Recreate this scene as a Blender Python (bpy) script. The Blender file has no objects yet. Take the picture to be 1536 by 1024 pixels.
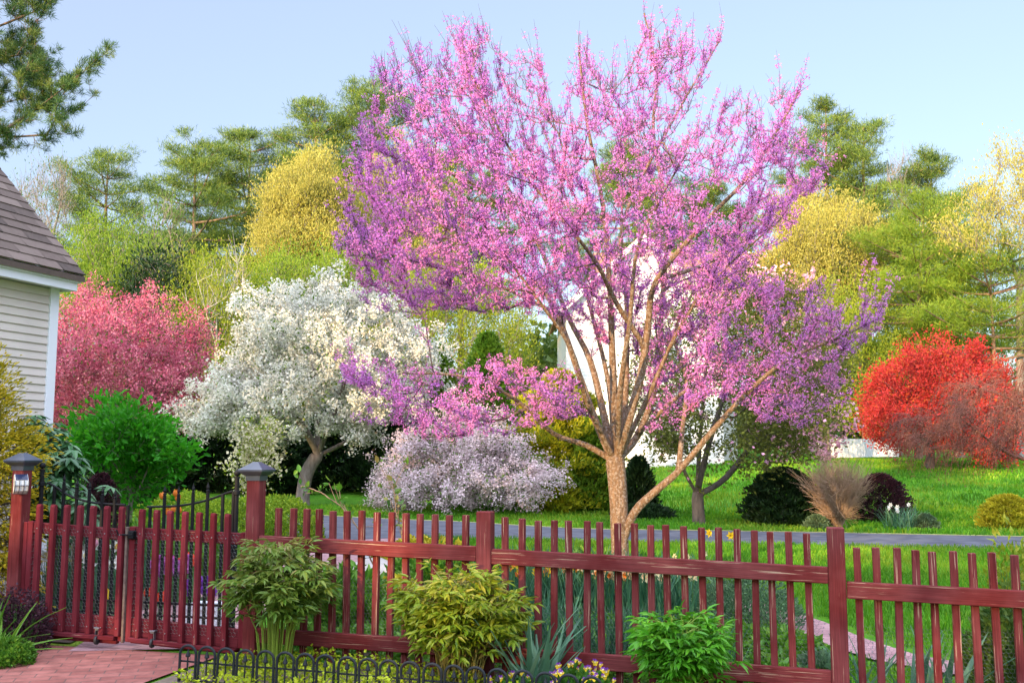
import bpy, bmesh, math, random
import numpy as np
from mathutils import Vector

rng = np.random.default_rng(11)
random.seed(5)
R = math.radians
SC = bpy.context.scene
COL = SC.collection

# ------------------------------------------------------------------ camera
FPX, PITCH, CAMZ = 1500.0, R(6.39), 1.30
cd = bpy.data.cameras.new('camera')
cam = bpy.data.objects.new('camera', cd)
COL.objects.link(cam)
cam.location = (0, 0, CAMZ)
cam.rotation_euler = (R(90) + PITCH, 0, 0)
cd.sensor_width = 36.0
cd.lens = 36.0 * FPX / 1536.0
cd.clip_start = 0.05
cd.clip_end = 2000
SC.camera = cam

# ------------------------------------------------------------------ sky, sun, exposure
SUN_EL, SUN_ROT = R(12.5), R(214)
wd = bpy.data.worlds.new('World')
SC.world = wd
wd.use_nodes = True
wn, wl = wd.node_tree.nodes, wd.node_tree.links
sky = wn.new('ShaderNodeTexSky')
sky.sky_type = 'NISHITA'
sky.sun_disc = False
sky.sun_elevation = SUN_EL
sky.sun_rotation = SUN_ROT
sky.air_density = 1.0
sky.dust_density = 1.0
sky.ozone_density = 2.2
wl.new(sky.outputs[0], wn['Background'].inputs[0])
wn['Background'].inputs[1].default_value = 0.088
sky_fill = wn.new('ShaderNodeBackground')                 # added sky glow, strongest overhead and round the sun, to fill the shade
sky_fill.inputs[0].default_value = (0.75, 0.80, 1.0, 1)
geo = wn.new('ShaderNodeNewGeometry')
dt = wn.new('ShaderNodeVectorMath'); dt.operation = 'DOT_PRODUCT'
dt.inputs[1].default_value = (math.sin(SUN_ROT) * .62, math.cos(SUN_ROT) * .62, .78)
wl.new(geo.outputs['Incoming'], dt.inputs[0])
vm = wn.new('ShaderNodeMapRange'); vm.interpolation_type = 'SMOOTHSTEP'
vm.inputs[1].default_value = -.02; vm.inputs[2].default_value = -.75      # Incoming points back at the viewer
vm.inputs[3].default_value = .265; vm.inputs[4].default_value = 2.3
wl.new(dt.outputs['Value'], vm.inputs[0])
wl.new(vm.outputs[0], sky_fill.inputs[1])
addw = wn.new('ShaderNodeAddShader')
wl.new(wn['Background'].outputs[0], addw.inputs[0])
wl.new(sky_fill.outputs[0], addw.inputs[1])
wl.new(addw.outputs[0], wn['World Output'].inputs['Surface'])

sd = bpy.data.lights.new('sun', 'SUN')
sd.energy = 5.0
sd.angle = R(0.6)
sd.color = (1.0, 0.665, 0.33)
sun = bpy.data.objects.new('sun', sd)
COL.objects.link(sun)
sdir = Vector((math.sin(SUN_ROT) * math.cos(SUN_EL), math.cos(SUN_ROT) * math.cos(SUN_EL), math.sin(SUN_EL)))
sun.rotation_euler = sdir.to_track_quat('Z', 'Y').to_euler()
sun.location = sdir * 80

SC.view_settings.view_transform = 'Standard'
SC.view_settings.look = 'None'
SC.view_settings.exposure = 1.0
SC.view_settings.gamma = 1.0
SC.cycles.max_bounces = 6
SC.cycles.diffuse_bounces = 4
SC.cycles.transmission_bounces = 4
SC.cycles.use_denoising = True

# ------------------------------------------------------------------ pixel <-> world helpers
CP, SP = math.cos(PITCH), math.sin(PITCH)

def ray(px, py):
    u, v = (px - 768) / FPX, (512 - py) / FPX
    return u, CP - v * SP, SP + v * CP

def at(px, py, Y):
    dx, dy, dz = ray(px, py)
    return np.array([dx * Y / dy, Y, CAMZ + dz * Y / dy])

def atv(P, Y):
    P = np.asarray(P, float)
    u, v = (P[:, 0] - 768) / FPX, (512 - P[:, 1]) / FPX
    dy, dz = CP - v * SP, SP + v * CP
    Y = np.broadcast_to(Y, u.shape)
    return np.stack([u * Y / dy, Y, CAMZ + dz * Y / dy], 1)

def onz(px, py, z):
    dx, dy, dz = ray(px, py)
    t = (z - CAMZ) / dz
    return np.array([dx * t, dy * t, z])

TH = R(15.5)
D0 = 6.25
FD = np.array([math.cos(TH), -math.sin(TH), 0.0])       # along the fence, to the right
FN = np.array([-math.sin(TH), -math.cos(TH), 0.0])      # toward the viewer

def fs(px, py, off=0.0):
    """pixel -> (s, z) on the plane parallel to the fence, off metres nearer the viewer"""
    dx, dy, dz = ray(px, py)
    o = np.array([0, D0, 0.0]) + FN * off
    t = (o @ FN) / (dx * FN[0] + dy * FN[1])
    p = np.array([dx * t, dy * t, CAMZ + dz * t])
    return float((p - o) @ FD), float(p[2])

def fpt(s, off, z):
    return np.array([0, D0, 0.0]) + FD * s + FN * off + np.array([0, 0, z])

def ss(a, b, x):
    t = np.clip((np.asarray(x, float) - a) / (b - a), 0, 1)
    return t * t * (3 - 2 * t)

def gz(x, y):
    x = np.asarray(x, float); y = np.asarray(y, float)
    near = -0.03 - 0.12 * ss(-1.5, 2.2, x) - 0.05 * ss(2, 7, x)
    rise = ss(19.8, 50, y) * (0.70 + 0.60 * ss(2, 14, x))
    far = ss(50, 120, y) * 2.2
    und = 0.06 * np.sin(x * 0.55 + 1.3 * np.sin(y * .31)) * np.sin(y * 0.8 + x * .2) * ss(21, 27, y) * (1 - ss(60, 80, y))
    return near + rise + far + und

# ------------------------------------------------------------------ object helpers
def tag(o, label=None, cat=None, group=None, kind=None):
    if label: o['label'] = label
    if cat: o['category'] = cat
    if group: o['group'] = group
    if kind: o['kind'] = kind
    return o

def thing(name, label, cat, loc=(0, 0, 0), rotz=0.0, group=None):
    o = bpy.data.objects.new(name, None)
    o.empty_display_size = 0.1
    COL.objects.link(o)
    o.location = loc
    o.rotation_euler = (0, 0, rotz)
    return tag(o, label, cat, group)

def dup(o, parent=None):
    c = o.copy()
    COL.objects.link(c)
    if parent is not None:
        c.parent = parent
    for ch in list(o.children):
        dup(ch, c)
    return c

def origin_of(o):
    p = np.zeros(3)
    while o is not None:
        p = p + np.array(o.location); o = o.parent
    return p

def make(name, chunks, mats, parent=None, smooth=False, world=True, loc=None):
    """chunks: list of (V (n,3), F (m,k), v (m,) or scalar, material index) -> ONE mesh object"""
    if not isinstance(mats, (list, tuple)):
        mats = [mats]
    vs, li, ls, at_, mi, off, lo = [], [], [], [], [], 0, 0
    for ch in chunks:
        V, F = np.asarray(ch[0], float), np.asarray(ch[1], np.int64)
        if len(F) == 0: continue
        v = ch[2] if len(ch) > 2 else 0.5
        m = ch[3] if len(ch) > 3 else 0
        vs.append(V)
        li.append((F + off).ravel())
        k = F.shape[1]
        ls.append(lo + np.arange(len(F)) * k)
        lo += len(F) * k
        at_.append(np.broadcast_to(np.asarray(v, float), (len(F),)))
        mi.append(np.full(len(F), m))
        off += len(V)
    V = np.concatenate(vs)
    o_loc = np.zeros(3)
    if world and parent is not None:
        V = V - origin_of(parent)
    if loc is not None:
        V = V - np.asarray(loc); o_loc = np.asarray(loc)
    me = bpy.data.meshes.new(name)
    li = np.concatenate(li).astype(np.int32); ls = np.concatenate(ls).astype(np.int32)
    me.vertices.add(len(V)); me.vertices.foreach_set('co', V.astype(np.float32).ravel())
    me.loops.add(len(li)); me.loops.foreach_set('vertex_index', li)
    me.polygons.add(len(ls)); me.polygons.foreach_set('loop_start', ls)
    me.polygons.foreach_set('material_index', np.concatenate(mi).astype(np.int32))
    me.polygons.foreach_set('use_smooth', np.full(len(ls), smooth))
    me.update(calc_edges=True)
    a = me.attributes.new('v', 'FLOAT', 'FACE')
    a.data.foreach_set('value', np.concatenate(at_).astype(np.float32))
    for m in mats:
        me.materials.append(m)
    o = bpy.data.objects.new(name, me)
    COL.objects.link(o)
    o.location = o_loc
    if parent is not None:
        o.parent = parent
    return o

def bm_obj(name, bm, mat, parent=None, loc=(0, 0, 0), rot=(0, 0, 0), smooth=False, mats=None):
    me = bpy.data.meshes.new(name)
    bm.normal_update(); bm.to_mesh(me); bm.free()
    for m in (mats or [mat]):
        me.materials.append(m)
    if smooth:
        me.polygons.foreach_set('use_smooth', [True] * len(me.polygons))
    o = bpy.data.objects.new(name, me)
    COL.objects.link(o)
    o.location = loc; o.rotation_euler = rot
    if parent is not None:
        o.parent = parent
    return o

def bm_box(bm, x0, x1, y0, y1, z0, z1, bev=0.003, mi=0):
    t = bmesh.new()
    r = bmesh.ops.create_cube(t, size=1.0)
    for v in t.verts:
        v.co = Vector(((x0 + x1) / 2 + v.co.x * (x1 - x0), (y0 + y1) / 2 + v.co.y * (y1 - y0), (z0 + z1) / 2 + v.co.z * (z1 - z0)))
    if bev:
        bmesh.ops.bevel(t, geom=t.edges[:], offset=bev, segments=1, affect='EDGES')
    for f in t.faces: f.material_index = mi
    tmp = bpy.data.meshes.new('tmp'); t.to_mesh(tmp); t.free()
    bm.from_mesh(tmp); bpy.data.meshes.remove(tmp)

def polytube(pts, rad, sides=8, cap=True):
    """-> V, F(quads) of a tube along a polyline (numpy)"""
    P = np.asarray(pts, float); n = len(P)
    rad = np.broadcast_to(np.asarray(rad, float), (n,))
    T = np.gradient(P, axis=0)
    T /= np.linalg.norm(T, axis=1, keepdims=True) + 1e-9
    ref = np.array([0.31, 0.95, 0.05]) if abs(T[:, 2]).mean() > .6 else np.array([0.05, 0.1, 1.0])
    U = np.cross(T, ref); U /= np.linalg.norm(U, axis=1, keepdims=True) + 1e-9
    W = np.cross(T, U)
    a = np.arange(sides) * 2 * np.pi / sides
    V = P[:, None, :] + rad[:, None, None] * (np.cos(a)[None, :, None] * U[:, None, :] + np.sin(a)[None, :, None] * W[:, None, :])
    V = V.reshape(-1, 3)
    i = np.arange(n - 1)[:, None] * sides; j = np.arange(sides)[None, :]
    j2 = (j + 1) % sides
    F = np.stack([i + j, i + j2, i + sides + j2, i + sides + j], -1).reshape(-1, 4)
    if cap:
        c = len(V); V = np.concatenate([V, P[:1], P[-1:]])
        j = np.arange(sides); j2 = (j + 1) % sides
        F = np.concatenate([F, np.stack([j2, j, np.full(sides, c), np.full(sides, c)], 1)[:, [0, 1, 2, 2]] * 1,
                            np.stack([(n - 1) * sides + j, (n - 1) * sides + j2, np.full(sides, c + 1), np.full(sides, c + 1)], 1)]) if False else F
    return V, F

def tube_bm(bm, pts, r, sides=8):
    V, F = polytube(pts, r, sides, False)
    vs = [bm.verts.new(Vector(v)) for v in V]
    for f in F: bm.faces.new([vs[i] for i in f])
    n = len(pts)
    bm.faces.new(vs[:sides][::-1]); bm.faces.new(vs[(n - 1) * sides:])

def lathe_bm(bm, prof, seg=16, c=(0, 0, 0)):
    rings = []
    for r, z in prof:
        rings.append([bm.verts.new((c[0] + r * math.cos(2 * math.pi * k / seg), c[1] + r * math.sin(2 * math.pi * k / seg), c[2] + z)) for k in range(seg)])
    for a, b in zip(rings, rings[1:]):
        for k in range(seg):
            bm.faces.new((a[k], a[(k + 1) % seg], b[(k + 1) % seg], b[k]))
    bm.faces.new(rings[0][::-1]); bm.faces.new(rings[-1])

def frusta(A, B, ra, rb, sides=3):
    A, B = np.asarray(A, float), np.asarray(B, float); n = len(A)
    T = B - A; T /= np.linalg.norm(T, axis=1, keepdims=True) + 1e-9
    U = np.cross(T, np.array([.21, .37, .9])); U /= np.linalg.norm(U, axis=1, keepdims=True) + 1e-9
    W = np.cross(T, U)
    a = np.arange(sides) * 2 * np.pi / sides
    off = np.cos(a)[None, :, None] * U[:, None] + np.sin(a)[None, :, None] * W[:, None]
    ra = np.broadcast_to(ra, (n,)); rb = np.broadcast_to(rb, (n,))
    V = np.concatenate([A[:, None] + ra[:, None, None] * off, B[:, None] + rb[:, None, None] * off], 1).reshape(-1, 3)
    j = np.arange(sides); j2 = (j + 1) % sides
    F = (np.arange(n)[:, None, None] * 2 * sides + np.stack([j, j2, sides + j2, sides + j], 1)[None]).reshape(-1, 4)
    return V, F

def unit(a):
    return a / (np.linalg.norm(a, axis=-1, keepdims=True) + 1e-9)

def inst(T, F, P, D, Nn=None, S=1.0, bend=0.0, v=None, wscale=1.0):
    """copies of a template (x = length, y = width, z = normal) at P, pointing along D; one chunk"""
    T = np.asarray(T, float); F = np.asarray(F); P = np.asarray(P, float); n = len(P)
    D = unit(np.asarray(D, float))
    if Nn is None: Nn = rng.normal(size=(n, 3))
    W = unit(np.cross(Nn, D)); N = np.cross(D, W)
    S = np.broadcast_to(S, (n,)).astype(float); bend = np.broadcast_to(bend, (n,)).astype(float)
    ws = np.broadcast_to(wscale, (n,)).astype(float)
    X, Y, Z = T[:, 0][None], T[:, 1][None] * ws[:, None], T[:, 2][None] - bend[:, None] * T[:, 0][None] ** 2
    V = P[:, None] + S[:, None, None] * (X[..., None] * D[:, None] + Y[..., None] * W[:, None] + Z[..., None] * N[:, None])
    k = len(T)
    FF = (np.arange(n)[:, None, None] * k + F[None]).reshape(-1, F.shape[1])
    if v is None: v = rng.random(n)
    return V.reshape(-1, 3), FF, np.repeat(np.broadcast_to(v, (n,)), len(F))

# templates
RH = np.array([[0, 0, 0], [.5, .5, .12], [1, 0, -.05], [.5, -.5, .12]]); RHF = np.array([[0, 1, 2, 3]])
PET = np.array([[-.5, -.4, 0], [.5, -.5, .1], [.5, .45, -.1], [-.45, .5, .1]])
def leaf_t(w):
    T = np.array([[0, 0, 0], [.35, 0, -.03], [.7, 0, -.03], [1, 0, 0], [.35, w * .5, .05], [.7, w * .38, .04], [.35, -w * .5, .05], [.7, -w * .38, .04]])
    F = np.array([[0, 1, 4], [1, 2, 5], [1, 5, 4], [2, 3, 5], [0, 6, 1], [1, 6, 7], [1, 7, 2], [2, 7, 3]])
    return T, F
def blade_t(w, n=4):
    T, F = [], []
    for i in range(n + 1):
        t = i / n; ww = w * .5 * (1 - max(0, t - .45) / .55 * .93) * (.75 + .25 * min(1, t * 4))
        T += [[t, -ww, .12 * w], [t, 0, -.06 * w], [t, ww, .12 * w]]
    for i in range(n):
        a = 3 * i
        F += [[a, a + 1, a + 4, a + 3], [a + 1, a + 2, a + 5, a + 4]]
    return np.array(T), np.array(F)

def pip(P, poly):
    x, y = P[:, 0], P[:, 1]; c = np.zeros(len(P), bool)
    poly = np.asarray(poly, float); j = len(poly) - 1
    for i in range(len(poly)):
        xi, yi = poly[i]; xj, yj = poly[j]
        hit = ((yi > y) != (yj > y)) & (x < (xj - xi) * (y - yi) / (yj - yi + 1e-12) + xi)
        c ^= hit; j = i
    return c

def pdist(P, poly):
    poly = np.asarray(poly, float); d = np.full(len(P), 1e9)
    for i in range(len(poly)):
        a, b = poly[i], poly[(i + 1) % len(poly)]
        ab = b - a; t = np.clip(((P - a) @ ab) / (ab @ ab + 1e-9), 0, 1)
        d = np.minimum(d, np.linalg.norm(P - a - t[:, None] * ab, axis=1))
    return d

def fill(poly, n, Y, thick, edge=.0, flat=1.0):
    """n points inside a crown whose outline at distance Y is the pixel polygon; real depth `thick`"""
    poly = np.asarray(poly, float)
    lo, hi = poly.min(0), poly.max(0); out = []
    tot = 0
    while tot < n:
        P = lo + rng.random((n * 3, 2)) * (hi - lo)
        P = P[pip(P, poly)]
        out.append(P); tot += len(P)
    P = np.concatenate(out)[:n]
    d = pdist(P, poly); m = max(d.max(), 1e-6); r = np.clip(d / m, 0, 1)
    half = thick * np.sqrt(1 - (1 - r) ** 2)
    sgn = rng.uniform(-1, 1, n)
    sgn = np.sign(sgn) * np.abs(sgn) ** (1 / (1 + 1.2 * edge))
    return atv(P, Y + half * sgn)

def wob(poly, amp, n=3):
    """roughen a pixel outline"""
    poly = np.asarray(poly, float); out = []
    for i in range(len(poly)):
        a, b = poly[i], poly[(i + 1) % len(poly)]
        for k in range(n):
            p = a + (b - a) * k / n
            out.append(p + rng.normal(size=2) * amp * (1 if k else .4))
    return np.array(out)

def skeleton(seeds, att, kup=.3, step=.25, jit=.03, sag=0.0, kback=.25):
    """connect attractor points to seed limbs. seeds: list of (pts, start_from_existing)"""
    pos, par = [], []; global SEEDS
    SEEDS = []
    for si, s in enumerate(seeds):
        s = np.asarray(s, float)
        # resample with smooth curve
        if len(s) > 2:
            t = np.arange(len(s)); tt = np.linspace(0, len(s) - 1, (len(s) - 1) * 4 + 1)
            out = []
            for q in tt:
                i = min(int(q), len(s) - 2); f = q - i
                p0 = s[max(i - 1, 0)]; p1 = s[i]; p2 = s[i + 1]; p3 = s[min(i + 2, len(s) - 1)]
                out.append(.5 * (2 * p1 + (p2 - p0) * f + (2 * p0 - 5 * p1 + 4 * p2 - p3) * f * f + (3 * p1 - p0 - 3 * p2 + p3) * f ** 3))
            s = np.array(out)
        prev = -1
        if si:
            d = np.linalg.norm(np.array(pos) - s[0], axis=1); prev = int(d.argmin())
        for k, p in enumerate(s):
            if si and k == 0 and np.linalg.norm(pos[prev] - p) < .05: continue
            pos.append(p); par.append(prev); prev = len(pos) - 1; SEEDS.append((si, k / max(1, len(s) - 1)))
    pos = [np.asarray(p) for p in pos]
    base = pos[0]
    A = np.array(pos)
    dm = np.min(np.linalg.norm(att[:, None] - A[None], axis=2), axis=1) if len(A) < 400 else np.linalg.norm(att - base, axis=1)
    order = np.argsort(dm)
    buf = np.zeros((len(A) + len(att) * 14, 3)); n = len(A); buf[:n] = A
    plen = np.zeros(len(buf))
    for i in range(n):
        if par[i] >= 0: plen[i] = plen[par[i]] + np.linalg.norm(buf[i] - buf[par[i]])
    tips = []
    for idx in order:
        p = att[idx]; B = buf[:n]
        d = np.linalg.norm(B - p, axis=1)
        c = d + kup * np.maximum(0, B[:, 2] - p[2] + .1 * d) + kback * np.maximum(0, plen[:n] - np.linalg.norm(p - base) )
        j = int(c.argmin()); L = d[j]
        if L < .02: continue
        m = max(1, min(10, int(L / step)))
        q = buf[j].copy(); prev = j
        dirp = buf[j] - buf[par[j]] if par[j] >= 0 else np.array([0, 0, 1.0])
        dirp = dirp / (np.linalg.norm(dirp) + 1e-9) * L * .35
        for k in range(1, m + 1):
            t = k / m
            x = buf[j] * (1 - t) + p * t + dirp * (t * (1 - t)) + np.array([0, 0, -sag * L * t * (1 - t) * 4])
            if k < m: x = x + rng.normal(size=3) * jit * min(L, 1)
            buf[n] = x; par.append(prev); plen[n] = plen[prev] + np.linalg.norm(x - buf[prev]); prev = n; n += 1
        tips.append(n - 1)
    return buf[:n].copy(), np.array(par), np.array(tips)

def radii(pos, par, rtip, rroot):
    n = len(pos); kids = np.bincount(par[par >= 0], minlength=n)
    nt = max(2, int((kids == 0).sum()))
    e = max(1.6, math.log(nt) / math.log(rroot / rtip))
    acc = np.zeros(n); r = np.zeros(n)
    for i in range(n - 1, -1, -1):
        if acc[i] == 0: acc[i] = rtip ** e
        r[i] = acc[i] ** (1 / e)
        if par[i] >= 0: acc[par[i]] += acc[i]
    return r

def wood(pos, par, r, minr=0.0, flare=0.0, tw=0.0):
    """smooth limbs: one tube per chain of largest children"""
    n = len(pos); best = np.full(n, -1); br = np.zeros(n)
    for i in range(n):
        p = par[i]
        if p >= 0 and r[i] > br[p]: br[p] = r[i]; best[p] = i
    starts = [i for i in range(n) if par[i] < 0 or best[par[i]] != i]
    chunks = []
    for s in starts:
        if r[s] < minr: continue
        ch = [] if par[s] < 0 else [par[s]]
        i = s
        while i >= 0:
            ch.append(i); i = best[i]
        if len(ch) < 2: continue
        rr = r[ch].copy()
        if par[s] >= 0: rr[0] = min(rr[0], rr[1] * 1.25)
        if par[s] < 0 and flare: rr = rr * (1 + flare * np.exp(-(pos[ch][:, 2] - pos[s][2]) / .18))
        sides = 14 if rr[0] > .07 else (7 if rr[0] > .02 else (4 if rr[0] > .008 else 3))
        V, F = polytube(pos[ch], rr, sides, False)
        chunks.append((V, F, .5, 1 if rr[0] < tw else 0))
    return chunks

# ------------------------------------------------------------------ materials
def nodes_mat(name):
    m = bpy.data.materials.new(name); m.use_nodes = True
    return m, m.node_tree.nodes, m.node_tree.links, m.node_tree.nodes['Principled BSDF']

def ramp(n, stops, interp='LINEAR'):
    r = n.new('ShaderNodeValToRGB'); r.color_ramp.interpolation = interp
    el = r.color_ramp.elements
    while len(el) < len(stops): el.new(.5)
    for e, (p, c) in zip(el, stops):
        e.position = p; e.color = (*c, 1)
    return r

def leaf_mat(name, cols, trans=.35, rough=.5, spec=.25, nscale=.8, namp=.35):
    m, n, l, b = nodes_mat(name)
    a = n.new('ShaderNodeAttribute'); a.attribute_name = 'v'
    r = ramp(n, [(i / max(1, len(cols) - 1), c) for i, c in enumerate(cols)])
    l.new(a.outputs['Fac'], r.inputs[0])
    tc = n.new('ShaderNodeTexCoord'); nz = n.new('ShaderNodeTexNoise'); nz.inputs['Scale'].default_value = nscale; nz.inputs['Detail'].default_value = 3
    l.new(tc.outputs['Object'], nz.inputs['Vector'])
    mr = n.new('ShaderNodeMapRange'); mr.inputs[1].default_value = .3; mr.inputs[2].default_value = .7
    mr.inputs[3].default_value = 1 - namp; mr.inputs[4].default_value = 1 + namp
    l.new(nz.outputs[0], mr.inputs[0])
    mx = n.new('ShaderNodeMix'); mx.data_type = 'RGBA'; mx.blend_type = 'MULTIPLY'; mx.inputs[0].default_value = 1
    l.new(r.outputs[0], mx.inputs[6]); l.new(mr.outputs[0], mx.inputs[7])
    l.new(mx.outputs[2], b.inputs['Base Color'])
    b.inputs['Roughness'].default_value = rough; b.inputs['Specular IOR Level'].default_value = spec
    if trans:
        t = n.new('ShaderNodeBsdfTranslucent'); l.new(mx.outputs[2], t.inputs[0])
        ms = n.new('ShaderNodeMixShader'); ms.inputs[0].default_value = trans
        l.new(b.outputs[0], ms.inputs[1]); l.new(t.outputs[0], ms.inputs[2])
        l.new(ms.outputs[0], n['Material Output'].inputs[0])
    return m

def bark_mat(name, c1, c2, scale=9.0, bump=.5, spots=None, dist=.02):
    m, n, l, b = nodes_mat(name)
    tc = n.new('ShaderNodeTexCoord'); mp = n.new('ShaderNodeMapping'); mp.inputs['Scale'].default_value = (1, 1, .25)
    l.new(tc.outputs['Object'], mp.inputs[0])
    nz = n.new('ShaderNodeTexNoise'); nz.inputs['Scale'].default_value = scale; nz.inputs['Detail'].default_value = 6; nz.inputs['Roughness'].default_value = .65
    l.new(mp.outputs[0], nz.inputs['Vector'])
    r = ramp(n, [(.3, c1), (.68, c2)]); l.new(nz.outputs[0], r.inputs[0])
    out = r.outputs[0]
    if spots:
        n2 = n.new('ShaderNodeTexNoise'); n2.inputs['Scale'].default_value = spots[1]; n2.inputs['Detail'].default_value = 4
        l.new(tc.outputs['Object'], n2.inputs['Vector'])
        r2 = ramp(n, [(.50, (0, 0, 0)), (.60, (.6, .6, .6))]); l.new(n2.outputs[0], r2.inputs[0])
        mx = n.new('ShaderNodeMix'); mx.data_type = 'RGBA'; l.new(r2.outputs[0], mx.inputs[0]); l.new(out, mx.inputs[6]); mx.inputs[7].default_value = (*spots[0], 1)
        out = mx.outputs[2]
    l.new(out, b.inputs['Base Color']); b.inputs['Roughness'].default_value = .85; b.inputs['Specular IOR Level'].default_value = .2
    bp = n.new('ShaderNodeBump'); bp.inputs['Strength'].default_value = bump; bp.inputs['Distance'].default_value = dist
    l.new(nz.outputs[0], bp.inputs['Height']); l.new(bp.outputs[0], b.inputs['Normal'])
    return m

def plain(name, c, rough=.5, metal=0.0, spec=.5, nz=None, nscale=20):
    m, n, l, b = nodes_mat(name)
    b.inputs['Base Color'].default_value = (*c, 1); b.inputs['Roughness'].default_value = rough
    b.inputs['Metallic'].default_value = metal; b.inputs['Specular IOR Level'].default_value = spec
    if nz:
        tc = n.new('ShaderNodeTexCoord'); t = n.new('ShaderNodeTexNoise'); t.inputs['Scale'].default_value = nscale; t.inputs['Detail'].default_value = 5
        l.new(tc.outputs['Object'], t.inputs['Vector'])
        r = ramp(n, [(.35, c), (.7, nz)]); l.new(t.outputs[0], r.inputs[0]); l.new(r.outputs[0], b.inputs['Base Color'])
    return m

def paint_mat(name, axis, chips=.5, base=(.120, .018, .018), fade=(.185, .046, .046)):
    """old maroon fence paint, flaking to bare wood along the grain"""
    m, n, l, b = nodes_mat(name)
    tc = n.new('ShaderNodeTexCoord'); oi = n.new('ShaderNodeObjectInfo')
    ad = n.new('ShaderNodeVectorMath'); ad.operation = 'ADD'
    sc_ = n.new('ShaderNodeVectorMath'); sc_.operation = 'SCALE'; sc_.inputs['Scale'].default_value = 37.0
    cb = n.new('ShaderNodeCombineXYZ')
    for i in range(3): l.new(oi.outputs['Random'], cb.inputs[i])
    l.new(cb.outputs[0], sc_.inputs[0]); l.new(tc.outputs['Object'], ad.inputs[0]); l.new(sc_.outputs[0], ad.inputs[1])
    def nz(s, detail=5, rough=.6):
        mp = n.new('ShaderNodeMapping'); mp.inputs['Scale'].default_value = s; l.new(ad.outputs[0], mp.inputs[0])
        t = n.new('ShaderNodeTexNoise'); t.inputs['Scale'].default_value = 1; t.inputs['Detail'].default_value = detail; t.inputs['Roughness'].default_value = rough
        l.new(mp.outputs[0], t.inputs['Vector']); return t
    g = (3.5, 260, 260) if axis == 'X' else (260, 260, 3.5)
    h = (2.6, 75, 75) if axis == 'X' else (75, 75, 2.6)
    grain = nz(g); big = nz(h, 3); soft = nz((3.5, 3.5, 3.5), 3)
    fr = ramp(n, [(.35, base), (.7, fade)]); l.new(soft.outputs[0], fr.inputs[0])
    gr = ramp(n, [(.3, (.55, .55, .55)), (.7, (1.28, 1.28, 1.28))]); l.new(grain.outputs[0], gr.inputs[0])
    mu = n.new('ShaderNodeMix'); mu.data_type = 'RGBA'; mu.blend_type = 'MULTIPLY'; mu.inputs[0].default_value = 1
    l.new(fr.outputs[0], mu.inputs[6]); l.new(gr.outputs[0], mu.inputs[7])
    sm = n.new('ShaderNodeMath'); sm.operation = 'MULTIPLY_ADD'; sm.inputs[1].default_value = .62
    ml = n.new('ShaderNodeMath'); ml.operation = 'MULTIPLY'; ml.inputs[1].default_value = .62
    l.new(grain.outputs[0], ml.inputs[0]); l.new(big.outputs[0], sm.inputs[0]); l.new(ml.outputs[0], sm.inputs[2])
    t0 = .815 - .13 * chips
    cr = ramp(n, [(t0, (0, 0, 0)), (t0 + .018, (1, 1, 1))]); l.new(sm.outputs[0], cr.inputs[0])
    mx = n.new('ShaderNodeMix'); mx.data_type = 'RGBA'; l.new(cr.outputs[0], mx.inputs[0]); l.new(mu.outputs[2], mx.inputs[6]); mx.inputs[7].default_value = (.38, .245, .17, 1)
    l.new(mx.outputs[2], b.inputs['Base Color'])
    b.inputs['Roughness'].default_value = .88; b.inputs['Specular IOR Level'].default_value = .1
    bp = n.new('ShaderNodeBump'); bp.inputs['Strength'].default_value = .35; bp.inputs['Distance'].default_value = .004
    l.new(sm.outputs[0], bp.inputs['Height']); bp.invert = True; l.new(bp.outputs[0], b.inputs['Normal'])
    return m
# ================================================================== ground
def ground_mesh(name, xs, ys, zf, mat, kind='structure'):
    X, Y = np.meshgrid(xs, ys); Z = zf(X, Y)
    V = np.stack([X.ravel(), Y.ravel(), Z.ravel()], 1); nx, ny = len(xs), len(ys)
    i = (np.arange(ny - 1)[:, None] * nx + np.arange(nx - 1)[None]).ravel()
    F = np.stack([i, i + 1, i + nx + 1, i + nx], 1)
    return tag(make(name, [(V, F)], mat, smooth=True), kind=kind)

def grass_ground_mat():
    m, n, l, b = nodes_mat('lawn_grass')
    tc = n.new('ShaderNodeTexCoord')
    def nz(s, d=6, r=.65, vec=(1, 1, 1)):
        mp = n.new('ShaderNodeMapping'); mp.inputs['Scale'].default_value = vec; l.new(tc.outputs['Object'], mp.inputs[0])
        t = n.new('ShaderNodeTexNoise'); t.inputs['Scale'].default_value = s; t.inputs['Detail'].default_value = d; t.inputs['Roughness'].default_value = r
        l.new(mp.outputs[0], t.inputs['Vector']); return t
    a, c = nz(.5, 5), nz(14, 8, .8, (1, .45, 1))
    r1 = ramp(n, [(.3, (.045, .170, .008)), (.5, (.075, .235, .010)), (.62, (.14, .26, .016)), (.75, (.21, .27, .03))]); l.new(a.outputs[0], r1.inputs[0])
    r2 = ramp(n, [(.25, (.45, .45, .45)), (.7, (1.25, 1.25, 1.25))]); l.new(c.outputs[0], r2.inputs[0])
    mx = n.new('ShaderNodeMix'); mx.data_type = 'RGBA'; mx.blend_type = 'MULTIPLY'; mx.inputs[0].default_value = 1
    l.new(r1.outputs[0], mx.inputs[6]); l.new(r2.outputs[0], mx.inputs[7]); l.new(mx.outputs[2], b.inputs['Base Color'])
    b.inputs['Roughness'].default_value = .8; b.inputs['Specular IOR Level'].default_value = .1
    bp = n.new('ShaderNodeBump'); bp.inputs['Strength'].default_value = .6; bp.inputs['Distance'].default_value = .06
    l.new(c.outputs[0], bp.inputs['Height']); l.new(bp.outputs[0], b.inputs['Normal'])
    return m

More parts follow.
